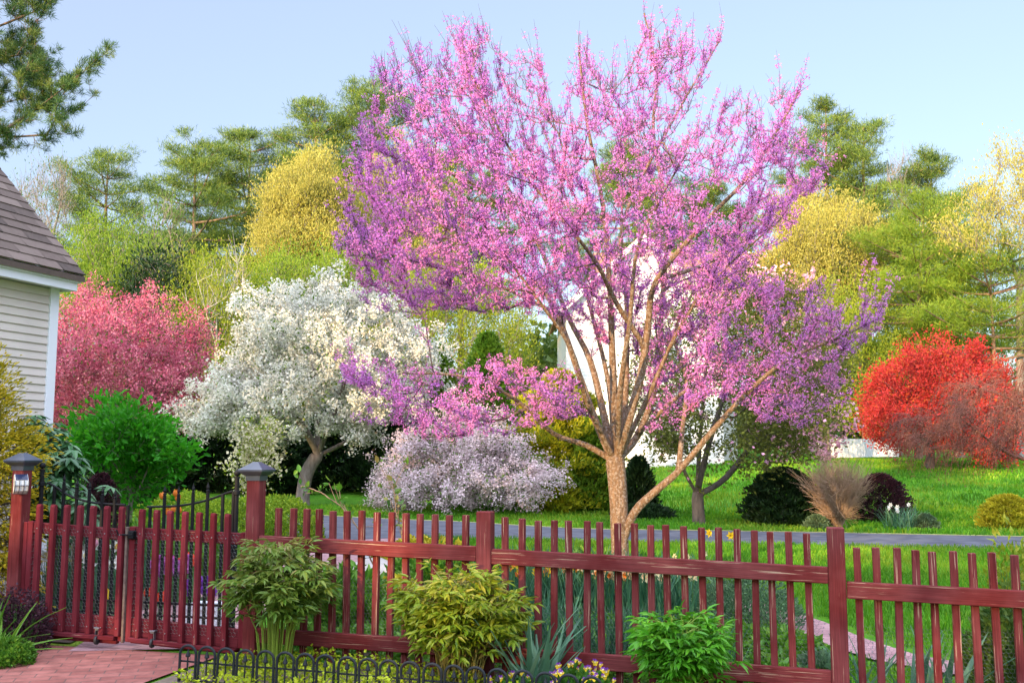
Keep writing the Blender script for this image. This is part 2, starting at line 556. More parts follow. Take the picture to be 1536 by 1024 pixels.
M_LAWN = grass_ground_mat()
xs = np.unique(np.concatenate([np.linspace(-160, -20, 24), np.linspace(-20, 30, 160), np.linspace(30, 160, 24)]))
ys = np.unique(np.concatenate([np.linspace(-70, 0, 12), np.linspace(0, 60, 200), np.linspace(60, 240, 30)]))
ground_mesh('lawn', xs, ys, gz, M_LAWN)

def strip(name, quads_px, mat, dz, kind='structure', n=30, zf=None):
    """ribbon draped on the ground between two world polylines"""
    A, B = [np.asarray(q, float) for q in quads_px]
    def res(P, n):
        d = np.r_[0, np.cumsum(np.linalg.norm(np.diff(P, axis=0), axis=1))]
        t = np.linspace(0, d[-1], n)
        return np.stack([np.interp(t, d, P[:, 0]), np.interp(t, d, P[:, 1])], 1)
    A, B = res(A, n), res(B, n); k = 9
    W = np.array([[a + (b - a) * j / (k - 1) for j in range(k)] for a, b in zip(A, B)]).reshape(-1, 2)
    V = np.c_[W, gz(W[:, 0], W[:, 1]) + dz]
    i = (np.arange(n - 1)[:, None] * k + np.arange(k - 1)[None]).ravel()
    F = np.stack([i, i + 1, i + k + 1, i + k], 1)
    return tag(make(name, [(V, F)], mat, smooth=True), kind=kind)

def gpx(px, py):
    """ground point seen at a pixel"""
    z = -.1
    for _ in range(12):
        p = onz(px, py, z); z = float(gz(p[0], p[1]))
    return onz(px, py, z)[:2]

M_ASPH = plain('asphalt', (.058, .060, .074), .9, spec=.2, nz=(.105, .108, .125), nscale=3)
DR_FAR = [gpx(430, 772), gpx(480, 774), gpx(620, 781), gpx(760, 788), gpx(900, 795), gpx(1260, 800), gpx(1536, 806), gpx(1900, 815)]
DR_NEAR = [gpx(430, 812), gpx(500, 812), gpx(620, 807), gpx(760, 809), gpx(900, 812), gpx(1260, 819), gpx(1536, 823), gpx(1900, 832)]
strip('driveway', (DR_FAR, DR_NEAR), M_ASPH, .02, n=60)
M_STRAW = plain('dry_grass_edge', (.30, .24, .10), .9, nz=(.16, .22, .03), nscale=12)
strip('verge', ([p + np.array([0, .30]) for p in DR_FAR], DR_FAR), M_STRAW, .012, n=60)
strip('near_verge', (DR_NEAR, [p - np.array([0, .10]) for p in DR_NEAR]), M_STRAW, .012, n=60)

def brick_mat(name, c1, c2, mortar, scale, rot=0.0):
    m, n, l, b = nodes_mat(name)
    tc = n.new('ShaderNodeTexCoord'); mp = n.new('ShaderNodeMapping'); mp.inputs['Rotation'].default_value = (0, 0, rot)
    l.new(tc.outputs['Object'], mp.inputs[0])
    br = n.new('ShaderNodeTexBrick'); br.inputs['Scale'].default_value = scale
    br.inputs['Color1'].default_value = (*c1, 1); br.inputs['Color2'].default_value = (*c2, 1); br.inputs['Mortar'].default_value = (*mortar, 1)
    br.inputs['Mortar Size'].default_value = .012; br.inputs['Mortar Smooth'].default_value = .3
    l.new(mp.outputs[0], br.inputs['Vector'])
    nz = n.new('ShaderNodeTexNoise'); nz.inputs['Scale'].default_value = 9; nz.inputs['Detail'].default_value = 7; nz.inputs['Roughness'].default_value = .7
    l.new(tc.outputs['Object'], nz.inputs['Vector'])
    r = ramp(n, [(.3, (.62, .62, .62)), (.7, (1.2, 1.2, 1.2))]); l.new(nz.outputs[0], r.inputs[0])
    mx = n.new('ShaderNodeMix'); mx.data_type = 'RGBA'; mx.blend_type = 'MULTIPLY'; mx.inputs[0].default_value = 1
    l.new(br.outputs[0], mx.inputs[6]); l.new(r.outputs[0], mx.inputs[7]); l.new(mx.outputs[2], b.inputs['Base Color'])
    b.inputs['Roughness'].default_value = .85; b.inputs['Specular IOR Level'].default_value = .2
    bp = n.new('ShaderNodeBump'); bp.inputs['Strength'].default_value = .5; bp.inputs['Distance'].default_value = .006; bp.invert = True
    l.new(br.outputs['Fac'], bp.inputs['Height']); l.new(bp.outputs[0], b.inputs['Normal'])
    return m

M_BRICK = brick_mat('brick_paving', (.33, .125, .10), (.25, .085, .068), (.15, .085, .07), 2.6, R(-15))
M_BRICK2 = brick_mat('brick_path', (.40, .235, .235), (.31, .17, .175), (.16, .13, .13), 2.6, R(20))
# paving in front of the gate
def pav_z(x, y): return gz(x, y) + .012
pv = [fpt(-5.2, -.02, 0), fpt(-1.98, -.02, 0)]
strip('brick_pavement', ([p[:2] for p in (fpt(-5.2, .02, 0), fpt(-5.2, 3.6, 0))], [p[:2] for p in (fpt(-1.98, .02, 0), fpt(-1.98, 3.6, 0))]), M_BRICK, .014)
# brick walk from the gate back to the driveway, and the curved brick path at the right
def ribbon(P, w):
    P = np.asarray(P, float); T = np.gradient(P, axis=0); T /= np.linalg.norm(T, axis=1, keepdims=True)
    Nn = np.stack([-T[:, 1], T[:, 0]], 1); return P + Nn * w / 2, P - Nn * w / 2
walk = [fpt(-2.55, -.02, 0)[:2], np.array([-2.62, 8.4]), np.array([-2.45, 10.0]), np.array([-2.25, 12.0]), np.array([-2.1, 14.5]), np.array([-2.0, 17.6])]
strip('brick_walk', ribbon(walk, 1.05), M_BRICK2, .016, n=50)
pathr = [np.array([2.15, 10.2]), gpx(1200, 935), gpx(1262, 962), gpx(1340, 988), gpx(1440, 1006), gpx(1560, 1016), gpx(1700, 1030)]
strip('brick_path', ribbon(pathr, .42), M_BRICK2, .018, n=50)
# bare soil of the flower beds
M_SOIL = plain('garden_soil', (.040, .026, .015), .95, nz=(.075, .05, .03), nscale=30)
M_DIRT = plain('pale_soil', (.17, .125, .085), .95, nz=(.10, .07, .05), nscale=40)
def patch(name, corners, mat, dz):
    a, b, c, d = corners
    return strip(name, ([a, b], [d, c]), mat, dz, n=24)
patch('flower_bed_soil', [fpt(-1.3, -.10, 0)[:2], np.array([-1.9, 9.6]), np.array([1.6, 9.3]), fpt(1.7, -.10, 0)[:2]], M_SOIL, .010)
patch('side_bed_soil', [fpt(-5.5, -.10, 0)[:2], np.array([-6.5, 10.5]), np.array([-3.1, 10.5]), fpt(-3.25, -.10, 0)[:2]], M_SOIL, .011)
patch('front_bed_soil', [fpt(-1.94, 1.6, 0)[:2], fpt(-1.94, .05, 0)[:2], fpt(3.4, .05, 0)[:2], fpt(3.4, 1.6, 0)[:2]], M_DIRT, .010)

# ================================================================== neighbouring houses
def siding_wall(p0, p1, z0, ztop, course=.115, proud=.012):
    """clapboards: ztop(s) gives the wall's top; returns chunk lists"""
    p0, p1 = np.asarray(p0, float), np.asarray(p1, float); L = np.linalg.norm(p1 - p0); d = (p1 - p0) / L
    nrm = np.array([d[1], -d[0], 0.0]); V, F = [], []
    zmax = max(ztop(0), ztop(L), ztop(L / 2)); z = z0
    while z < zmax:
        zb, zt = z, z + course
        # span where the wall is taller than the course middle
        ss_ = np.linspace(0, L, 241); ok = np.array([ztop(q) >= zb + course * .5 for q in ss_])
        if ok.any():
            a, b = ss_[ok][0], ss_[ok][-1]; i = len(V)
            q = [p0 + d * a, p0 + d * b]
            V += [q[0] + nrm * proud + [0, 0, zb], q[1] + nrm * proud + [0, 0, zb], q[1] + nrm * .002 + [0, 0, zt], q[0] + nrm * .002 + [0, 0, zt],
                  q[0] + [0, 0, zb], q[1] + [0, 0, zb]]
            F += [[i, i + 1, i + 2, i + 3], [i + 4, i + 5, i + 1, i]]
        z = zt
    return np.array(V), np.array(F)

M_SIDE = plain('grey_siding', (.63, .565, .49), .6, nz=(.56, .505, .44), nscale=2)
M_WTRIM = plain('white_trim', (.74, .77, .80), .5)
def shingle_mat(name, c1, c2, dark, scale, bands=True):
    m, n, l, b = nodes_mat(name)
    tc = n.new('ShaderNodeTexCoord')
    at_ = n.new('ShaderNodeAttribute'); at_.attribute_name = 'v'
    nz = n.new('ShaderNodeTexNoise'); nz.inputs['Scale'].default_value = scale; nz.inputs['Detail'].default_value = 6; nz.inputs['Roughness'].default_value = .7
    l.new(tc.outputs['Object'], nz.inputs['Vector'])
    ad = n.new('ShaderNodeMath'); ad.operation = 'MULTIPLY_ADD'; ad.inputs[1].default_value = .55; ad.inputs[2].default_value = 0
    l.new(at_.outputs['Fac'], ad.inputs[0])
    a2 = n.new('ShaderNodeMath'); a2.operation = 'MULTIPLY_ADD'; a2.inputs[1].default_value = .5
    l.new(nz.outputs[0], a2.inputs[0]); l.new(ad.outputs[0], a2.inputs[2])
    r = ramp(n, [(.15, dark), (.45, c1), (.8, c2)]); l.new(a2.outputs[0], r.inputs[0]); l.new(r.outputs[0], b.inputs['Base Color'])
    b.inputs['Roughness'].default_value = .9; b.inputs['Specular IOR Level'].default_value = .15
    return m

def shingle_roof(e0, e1, r0, r1, rows, cols, th=.012):
    """shingle courses laid as separate tabs on the slope e(ave)->r(idge)"""
    e0, e1, r0, r1 = [np.asarray(q, float) for q in (e0, e1, r0, r1)]
    nrm = np.cross(e1 - e0, r0 - e0); nrm /= np.linalg.norm(nrm)
    if nrm[2] < 0: nrm = -nrm
    V, F, v = [], [], []
    for i in range(rows):
        ta, tb = i / rows, min(1, (i + 1.25) / rows)
        sh = (i % 2) * .5 + random.uniform(-.15, .15)
        cuts = [0.0] + [min(1, max(0, (c + sh) / cols)) for c in range(0, cols + 1)] + [1.0]
        for a, b in zip(cuts, cuts[1:]):
            if b - a < 1e-4: continue
            g = (b - a) * .012
            def pt(u, t): 
                lo = e0 + (e1 - e0) * u; hi = r0 + (r1 - r0) * u
                return lo + (hi - lo) * t
            k = len(V); lift = nrm * (th + random.uniform(0, .004))
            V += [pt(a + g, ta) + lift, pt(b - g, ta) + lift, pt(b, tb) + nrm * .001, pt(a, tb) + nrm * .001, pt(a + g, ta), pt(b - g, ta)]
            F += [[k, k + 1, k + 2, k + 3], [k + 4, k + 5, k + 1, k]]
            q = random.random(); v += [q, q]
    return np.array(V), np.array(F), np.array(v)

# --- grey clapboard house at the left edge
WD = np.array([math.sin(R(19.5)), math.cos(R(19.5)), 0.0])          # wall runs away from the viewer
WNr = np.array([WD[1], -WD[0], 0.0])                                # faces right
Yc = 10.0
Pc = at(76, 640, Yc); Pc[2] = 0
EZ = at(82, 434, Yc)[2]                                             # soffit height
hs = thing('clapboard_house', 'grey clapboard house corner with dark shingle roof at the left edge', 'house', tuple(Pc))
A0 = Pc - WD * 9.0
V, F = siding_wall(A0, Pc, -.1, lambda s: EZ, .080, .017)
make('wall', [(V, F)], M_SIDE, hs)
bm = bmesh.new(); bm_box(bm, -.0, .0 + .03, -.11, 0, -.1, EZ, .003)
o = bm_obj('corner_board', bm, M_WTRIM, hs, rot=(0, 0, -R(19.5)))
bm = bmesh.new(); bm_box(bm, -5, 0, -.005, .02, -.1, EZ, .003)
bm_obj('end_wall', bm, M_SIDE, hs, rot=(0, 0, -R(19.5)))
bm = bmesh.new(); bm_box(bm, -4.8, -.02, -8.6, -.02, -.1, EZ - .02, 0)
bm_obj('inner_wall', bm, M_SIDE, hs, rot=(0, 0, -R(19.5)))
OV = .16
bm = bmesh.new()
bm_box(bm, -.3, OV, -9.2, .07, EZ, EZ + .015, .002)                 # soffit
bm_box(bm, OV, OV + .025, -9.2, .07, EZ - .02, EZ + .12, .003)      # fascia
bm_box(bm, OV + .025, OV + .05, -9.2, .09, EZ + .06, EZ + .15, .003)
bm_box(bm, -4.0, OV, .04, .07, EZ - .02, EZ + .10, .003)
bm_obj('eave', bm, M_WTRIM, hs, rot=(0, 0, -R(19.5)))
SL = 1.02
M_SHD = shingle_mat('dark_shingles', (.120, .090, .074), (.185, .142, .118), (.062, .049, .042), 18)
def hpt(x, y, z):  # house local -> world
    return Pc + WNr * x + WD * y + np.array([0, 0, z])
e0, e1 = hpt(OV + .07, -9.2, EZ + .145), hpt(OV + .07, .12, EZ + .145)
r0, r1 = hpt(OV + .07 - 4.2, -9.2, EZ + .145 + 4.2 * SL), hpt(OV + .07 - 4.2, .12, EZ + .145 + 4.2 * SL)
V, F, v = shingle_roof(e0, e1, r0, r1, 42, 30)
b0 = [e0 - [0, 0, .02], e1 - [0, 0, .02], r1 - [0, 0, .02], r0 - [0, 0, .02]]
b2 = [e0 - [0, 0, .07], e1 - [0, 0, .07], r1 - [0, 0, .07], r0 - [0, 0, .07]]
VB = np.array(b0 + b2); FB = np.array([[0, 1, 2, 3], [7, 6, 5, 4], [0, 4, 5, 1], [1, 5, 6, 2], [2, 6, 7, 3], [3, 7, 4, 0]])
make('roof', [(V, F, v), (VB, FB, .3)], M_SHD, hs)

# --- white gabled house with a brown roof beyond the redbud
HY = 45.0
gp = at(963, 352, HY); gl = at(834, 468, HY); gr = at(1096, 470, HY)
hz = float(gz(gp[0], HY)) - .3
M_WHITE = plain('white_siding', (.60, .585, .54), .6, nz=(.54, .53, .49), nscale=.7)
h2 = thing('gabled_house', 'white gabled house with a brown roof behind the redbud', 'house', (gp[0], HY, hz))
wx0, wx1 = gl[0] + .45, gr[0] - .45
slope = (gp[2] - gl[2]) / (gp[0] - gl[0])
V, F = siding_wall((wx0, HY, 0), (wx1, HY, 0), hz, lambda s: gp[2] - .1 - abs(wx0 + s - gp[0]) * slope, .16, .015)
make('wall', [(V, F)], M_WHITE, h2)
def box_chunk(x0, x1, y0, y1, z0, z1):
    V = np.array([[x, y, z] for x in (x0, x1) for y in (y0, y1) for z in (z0, z1)])
    F = np.array([[0, 1, 3, 2], [4, 6, 7, 5], [0, 4, 5, 1], [2, 3, 7, 6], [0, 2, 6, 4], [1, 5, 7, 3]])
    return V, F
zl = gp[2] - abs(wx0 - gp[0]) * slope
make('side_wall', [box_chunk(wx0 + .02, wx1 - .02, HY + .02, HY + 9, hz, zl - .25), box_chunk(wx1 - .1, at(1143, 400, HY)[0] - .3, HY + 4.6, HY + 12, hz, zl - .3)], M_WHITE, h2)
M_BROOF = shingle_mat('brown_shingles', (.25, .125, .075), (.34, .19, .12), (.14, .07, .045), 3)
def slab(a, b, c, d, t):
    a, b, c, d = [np.asarray(q, float) for q in (a, b, c, d)]
    dn = np.array([0, 0, -t]); V = np.array([a, b, c, d, a + dn, b + dn, c + dn, d + dn])
    return V, FB
ch = []
for sx, g in ((-1, gl), (1, gr)):
    e = np.array([g[0], HY - .35, g[2]]); top = np.array([gp[0], HY - .35, gp[2]])
    ch.append(slab(e, e + [0, 9, 0], top + [0, 9, 0], top, .06))
# main roof: ridge runs left-right, eave toward the viewer
rx0, rx1 = gp[0] - 1.5, at(1143, 390, HY + 9)[0]
rz = at(1100, 379, HY + 9)[2]; ez = at(1100, 452, HY + 4.2)[2]
V, F, v = shingle_roof((rx0, HY + 4.2, ez), (rx1, HY + 4.2, ez), (rx0, HY + 9, rz), (rx1, HY + 9, rz), 22, 40, .02)
mr_ = slab((rx0, HY + 4.2, ez - .02), (rx1, HY + 4.2, ez - .02), (rx1, HY + 9, rz - .02), (rx0, HY + 9, rz - .02), .12)
mb_ = slab((rx0, HY + 9, rz - .01), (rx1, HY + 9, rz - .01), (rx1, HY + 13.8, ez), (rx0, HY + 13.8, ez), .12)
rf = make('roof', [(V, F, v), (*mr_, .4), (*mb_, .4)] + [(*c, .5) for c in ch], M_BROOF, h2)
M_GTRIM = plain('blue_grey_trim', (.33, .38, .43), .6)
ch = []
for sx, g in ((-1, gl), (1, gr)):
    e = np.array([g[0], HY - .42, g[2] - .02]); top = np.array([gp[0], HY - .42, gp[2] - .02])
    ch.append(slab(e, e + [0, .09, 0], top + [0, .09, 0], top, .34))
make('rake_board', ch, M_WHITE, h2)
make('end_rake', [slab((rx1 - .02, HY + 4.2, ez + .05), (rx1 + .3, HY + 4.2, ez + .05), (rx1 + .3, HY + 9, rz + .05), (rx1 - .02, HY + 9, rz + .05), .5)], M_GTRIM, h2)
M_GLASS = plain('window_glass', (.10, .12, .15), .08, spec=.8)
def house_window(cx, cz, w, h):
    f = make('window', [box_chunk(cx - w / 2 - .1, cx + w / 2 + .1, HY - .05, HY + .03, cz - h / 2 - .1, cz - h / 2), box_chunk(cx - w / 2 - .1, cx + w / 2 + .1, HY - .05, HY + .03, cz + h / 2, cz + h / 2 + .14),
                        box_chunk(cx - w / 2 - .1, cx - w / 2, HY - .048, HY + .03, cz - h / 2, cz + h / 2), box_chunk(cx + w / 2, cx + w / 2 + .1, HY - .048, HY + .03, cz - h / 2, cz + h / 2),
                        box_chunk(cx - w / 2, cx + w / 2, HY - .04, HY + .03, cz - .03, cz + .03)], M_WHITE, h2)
    make('pane', [box_chunk(cx - w / 2, cx + w / 2, HY - .02, HY - .015, cz - h / 2, cz + h / 2)], M_GLASS, f)
p = at(1010, 520, HY); house_window(p[0], p[2], .8, 1.4)

# ================================================================== fence
MX, MZ = paint_mat('maroon_paint_rail', 'X', .62), paint_mat('maroon_paint_picket', 'Z', .72)
MX1 = paint_mat('maroon_paint_gate_rail', 'X', .30, base=(.105, .013, .018), fade=(.15, .026, .034)); MZ1 = paint_mat('maroon_paint_gate', 'Z', .22, base=(.115, .013, .018), fade=(.16, .026, .034))
MP = paint_mat('maroon_paint_post', 'Z', .45)
M_CAP = plain('dark_cap', (.032, .040, .058), .35, nz=(.05, .06, .085), nscale=8)
M_IRON = plain('black_iron', (.006, .0065, .008), .6, spec=.2)
M_STEEL = plain('grey_steel', (.22, .23, .25), .4, metal=.8)
M_RUB = plain('black_rubber', (.015, .016, .018), .6)
M_SUNW = None

FO = thing('picket_fence', 'maroon picket fence with flaking paint stepping down to the right of the gate', 'fence', (0, D0, 0), -TH)
def fbox(name, s0, s1, o0, o1, z0, z1, mat, parent, bev=.004):
    """axis box in the fence frame (o = toward the viewer); own origin at its lower left"""
    bm = bmesh.new(); bm_box(bm, 0, s1 - s0, -(o1 - o0), 0, 0, z1 - z0, bev)
    return bm_obj(name, bm, mat, parent, loc=(s0, -o0, z0))
def frail(name, s0, z0, s1, z1, h, o0, o1, mat, parent, bev=.004):
    """sloping rail: z0/z1 are heights of its lower edge"""
    L = math.hypot(s1 - s0, z1 - z0)
    bm = bmesh.new(); bm_box(bm, 0, L, -(o1 - o0), 0, 0, h, bev)
    return bm_obj(name, bm, mat, parent, loc=(s0, -o0, z0), rot=(0, -math.atan2(z1 - z0, s1 - s0), 0))

def post_sz(pxl, py):
    return fs(pxl, py, .05)
PW = .094
posts = []
for pxl, pyt, zb, cap in ((370, 716, -.06, True), (714, 767, -.15, False), (1240, 791, -.28, False), (1640, 830, -.3, False)):
    s, zt = fs(pxl, pyt, .05)
    posts.append((s, zt, zb, cap))
def post_cap(parent, s, z):
    bm = bmesh.new(); c = PW / 2
    def ring(h, z):
        return [bm.verts.new((x * h, y * h, z)) for x, y in ((-1, -1), (1, -1), (1, 1), (-1, 1))]
    prof = [(c + .004, -.02), (c + .006, .012), (c + .016, .018), (c + .042, .040), (c + .044, .052), (c + .036, .058), (.030, .095), (.018, .104)]
    rs = [ring(h, zz) for h, zz in prof]
    for a, b in zip(rs, rs[1:]):
        for k in range(4): bm.faces.new((a[k], a[(k + 1) % 4], b[(k + 1) % 4], b[k]))
    bm.faces.new(rs[0][::-1]); bm.faces.new(rs[-1])
    return bm_obj('post_cap', bm, M_CAP, parent, loc=(s, 0, z))
for s, zt, zb, cap in posts:
    bm = bmesh.new(); bm_box(bm, -PW / 2, PW / 2, -PW / 2, PW / 2, 0, zt - zb, .005)
    po = bm_obj('post', bm, MP, FO, loc=(s + PW / 2, -.003, zb))
    if cap: post_cap(po, 0, zt - zb)

def panel(i0, i1, tl, tr, bl, br, ptop_l, ptop_r, pick_px, zbot):
    """rails given by pixels of their top edges' ends; pickets by pixel x"""
    sa, sb = posts[i0][0] + PW + .002, posts[i1][0] - .002
    def line(a, b, o):
        (s0, z0), (s1, z1) = fs(*a, o), fs(*b, o)
        return lambda s: z0 + (z1 - z0) * (s - s0) / (s1 - s0)
    H = .092; o1 = .046
    lt, lb = line(tl, tr, o1), line(bl, br, o1)
    for f in (lt, lb):
        frail('rail', sa, f(sa) - H, sb, f(sb) - H, H, .004, o1, MX, FO)
    pt = line(ptop_l, ptop_r, 0)
    for k, px in enumerate(pick_px):
        s, _ = fs(px, 880, 0)
        dz = random.uniform(-.007, .007); w = .039
        bm = bmesh.new(); bm_box(bm, -w / 2, w / 2, 0, .036, 0, pt(s) + dz - zbot, .003)
        bm_obj('picket', bm, MZ, FO, loc=(s + random.uniform(-.002, .002), 0.001, zbot), rot=(R(random.uniform(-.4, .4)), R(random.uniform(-.6, .6)), R(random.uniform(-3, 3))))

pk1 = [412, 433.5] + [450 + v / 3 for v in (14, 78, 142, 206, 268, 334, 402, 468, 533, 598, 668, 736)]
pk2 = [450 + v / 3 for v in (922, 994, 1067, 1138, 1210, 1284, 1355, 1430)] + [900 + v / 2.415 for v in (124, 185, 246, 309, 373, 434, 498, 562, 626, 691, 760)]
pk2 = pk2[:8] + [952.0] + [p for p in pk2[8:] if p > 960]
pk2 = sorted(set(round(p, 1) for p in pk2)); pk2 = [p for i, p in enumerate(pk2) if i == 0 or p - pk2[i - 1] > 15]
pk3 = [900 + v / 2.415 for v in (940, 1008, 1076, 1146, 1215, 1288, 1360, 1435, 1510)] + [1557, 1589, 1621]
panel(0, 1, (450, 806), (712, 819), (450, 946), (620, 957), (455, 763), (695, 773), pk1, -.06)
panel(1, 2, (738, 823), (1238, 850), (870, 979), (1238, 1005), (757, 777), (1215, 798.5), pk2, -.16)
panel(2, 3, (1268, 872), (1536, 886), (1268, 1030), (1536, 1046), (1289, 820.6), (1525, 832), pk3, -.26)

# the run goes on past the last post in view
s3, z3, zb3, _ = posts[3]; s4 = s3 + (s3 - posts[2][0])
bm = bmesh.new(); bm_box(bm, -PW / 2, PW / 2, -PW / 2, PW / 2, 0, z3 - .04 - zb3, .005)
bm_obj('post', bm, MP, FO, loc=(s4 + PW / 2, -.003, zb3))
for zz in (z3 - .15, z3 - .72):
    frail('rail', s3 + PW + .002, zz - .092, s4 - .002, zz - .122, .092, .004, .046, MX, FO)
for q in np.arange(s3 + PW + .06, s4 - .04, .1165):
    bm = bmesh.new(); bm_box(bm, -.0195, .0195, 0, .036, 0, z3 - .03 - .02 * (q - s3) + .34, .003)
    bm_obj('picket', bm, MZ, FO, loc=(q, .001, -.34), rot=(0, R(random.uniform(-.6, .6)), 0))

def wire_mesh(name, s0, s1, z0, z1, parent, off, cell=.028, r=.0007, amp=0):
    h = cell * .5; w = cell * .866; A, B = [], []
    cols = int((s1 - s0) / w); rows = int((z1 - z0) / (h * 1.5)) 
    for j in range(rows):
        for i in range(cols):
            x = s0 + i * w + (j % 2) * w / 2; z = z0 + j * h * 1.5
            if x + w / 2 > s1: continue
            A += [(x, -off, z), (x, -off, z)]; B += [(x + w / 2, -off, z + h * .5), (x - w / 2 if x - w / 2 > s0 else x, -off, z + h * .5)]
            if z + h * 1.5 < z1: A.append((x + w / 2, -off, z + h * .5)); B.append((x + w / 2, -off, z + h * 1.5))
    V, F = frusta(A, B, r, r, 3)
    return make(name, [(V, F)], M_WIRE, parent, world=False)
M_WIRE = plain('galvanised_wire', (.16, .17, .17), .5, metal=.5)
wire_mesh('wire_mesh', fs(742, 900)[0], fs(1236, 900)[0], fs(1000, 985)[1], fs(900, 905)[1], FO, -.043)
wire_mesh('wire_mesh', fs(404, 900)[0], fs(712, 900)[0], fs(500, 955)[1], fs(500, 860)[1], FO, -.043)
wire_mesh('wire_mesh', fs(1270, 900)[0], fs(1540, 900)[0], -.15, fs(1400, 940)[1], FO, -.043)

# ---- left gate post with its cap
s, zt = fs(18, 701, .05)
GP = thing('gate_post', 'maroon gate post with dark pyramid cap and solar lamp, left of the double gate', 'post', tuple(fpt(s + PW / 2, 0, -.06)), -TH)
bm = bmesh.new(); bm_box(bm, -PW / 2, PW / 2, -PW / 2, PW / 2, 0, zt + .06, .005)
bm_obj('shaft', bm, MP, GP)
post_cap(GP, 0, zt + .06)
sG0 = s + PW
bm = bmesh.new(); bm_box(bm, 0, .035, -.02, .03, 0, fs(40, 782)[1] + .02, .004)
bm_obj('hinge_stile', bm, MZ1, GP, loc=(PW / 2 + .002, 0, .04))

# ---- the double gate
bm = bmesh.new(); lathe_bm(bm, [(.0048, 0), (.0042, .003), (.001, .004)], 8)
SCREW = bpy.data.meshes.new('screw'); bm.to_mesh(SCREW); bm.free(); SCREW.materials.append(M_STEEL)
s_mid, _ = fs(188.5, 880, .02); s_end = posts[0][0] - .004
def gate(name, label, s0, s1, pick, ztop_l, ztop_r, pt_l, pt_r, brl, brr, castpx, right):
    base = fpt(s0, 0, 0)
    g = thing(name, label, 'gate', tuple(base), -TH, 'two leaves of the garden gate')
    def line(a, b, o=.0):
        (q0, z0), (q1, z1) = fs(*a, o), fs(*b, o)
        return lambda q: z0 + (z1 - z0) * (q - q0) / (q1 - q0)
    lt, lb, pt = line(ztop_l, ztop_r), line(brl, brr), line(pt_l, pt_r, .04)
    L = s1 - s0
    SW = .045
    # stiles
    for nm, a, b in (('stile', s0, s0 + SW), ('stile', s1 - SW, s1)):
        zt_ = lt((a + b) / 2) + .006
        fbox(nm, a - s0, b - s0, -.02, .022, .035, zt_, MZ1, g)
    # rails (behind the pickets)
    frail('rail', SW + .001, lt(s0 + SW) - .075, L - SW - .001, lt(s1 - SW) - .075, .075, -.018, .018, MX1, g)
    frail('rail', SW + .001, lb(s0 + SW) - .120, L - SW - .001, lb(s1 - SW) - .120, .120, -.018, .018, MX1, g)
    frail('ledge', SW + .001, lb(s0 + SW) - .150, L - SW - .001, lb(s1 - SW) - .150, .029, -.018, .060, MX1, g)
    frail('kick_board', SW + .001, .030, L - SW - .001, .030 + (lb(s1 - SW) - lb(s0 + SW)), lb(s0 + SW) - .151 - .030, -.012, .026, MX1, g)
    for px in pick:
        q, _ = fs(px, 850, .04)
        w = .036; zb = lb(q) - .119; zt_ = pt(q)
        bm = bmesh.new()
        vs = []
        for y0, zz in ((-.020 - .036, zt_ - .012), (-.020, zt_)):
            pass
        prof = [(-.056, 0), (-.056, zt_ - zb - .018), (-.048, zt_ - zb - .002), (-.040, zt_ - zb), (-.020, zt_ - zb - .006), (-.020, 0)]
        ra = [bm.verts.new((-w / 2, y, z)) for y, z in prof]; rb = [bm.verts.new((w / 2, y, z)) for y, z in prof]
        n_ = len(prof)
        for k in range(n_): bm.faces.new((ra[k], ra[(k + 1) % n_], rb[(k + 1) % n_], rb[k]))
        bm.faces.new(ra[::-1]); bm.faces.new(rb)
        bmesh.ops.bevel(bm, geom=[e for e in bm.edges if abs(e.verts[0].co.x - e.verts[1].co.x) < 1e-5], offset=.003, segments=1, affect='EDGES')
        pko = bm_obj('picket', bm, MZ1, g, loc=(q - s0, 0, zb), rot=(0, R(random.uniform(-.3, .3)), 0))
        for zz in (lt(q) - .035 - zb, .05):
            sc_ = bpy.data.objects.new('screw', SCREW); COL.objects.link(sc_); sc_.parent = pko; sc_.location = (0, -.056, zz); sc_.rotation_euler = (R(90), 0, 0)
    wire_mesh('wire_mesh', SW, L - SW, lb(s0) - .09, lt(s0) - .01, g, .0190, .03, .0008)
    # caster
    q, _ = fs(castpx[0], castpx[1], .05)
    cs = fbox('caster', q - s0 - .022, q - s0 + .022, .027, .060, .118, .126, M_STEEL, g, .002)
    bm = bmesh.new()
    bm_box(bm, -.014, -.010, -.012, .012, -.075, 0, .001); bm_box(bm, .010, .014, -.012, .012, -.075, 0, .001); bm_box(bm, -.014, .014, -.014, .014, -.012, 0, .001)
    bm_obj('fork', bm, M_STEEL, cs, loc=(.022, -.016, 0))
    bm = bmesh.new(); lathe_bm(bm, [(.012, -.009), (.030, -.008), (.032, 0), (.030, .008), (.012, .009)], 18)
    bm_obj('wheel', bm, M_RUB, cs, loc=(.022, -.022, -.075), rot=(0, R(90), R(8)), smooth=False)
    return g, lt
sL0 = sG0 + .040
gL, ltL = gate('garden_gate', 'left leaf of the maroon picket gate, beside the post with the solar lamp', sL0, s_mid - .008, [55, 75.5, 96, 116.5, 136.5, 157, 180],
               (46, 782), (186, 793), (75, 756), (180, 759), (50, 915), (186, 925), (145, 960), False)
gR, ltR = gate('garden_gate', 'right leaf of the maroon picket gate, with the weathered pale lower ledge', s_mid + .010, s_end, [210, 231.5, 253, 275, 296.5, 318, 340],
               (192, 790), (360, 799), (210, 763), (340, 770), (192, 925), (360, 943), (228, 968), True)
M_OLD = plain('weathered_wood', (.17, .125, .095), .9, nz=(.085, .05, .045), nscale=30)
fbox('cover_strip', -.018, -.001, .016, .040, .03, ltR(s_mid) + .004, M_OLD, gR, .002)
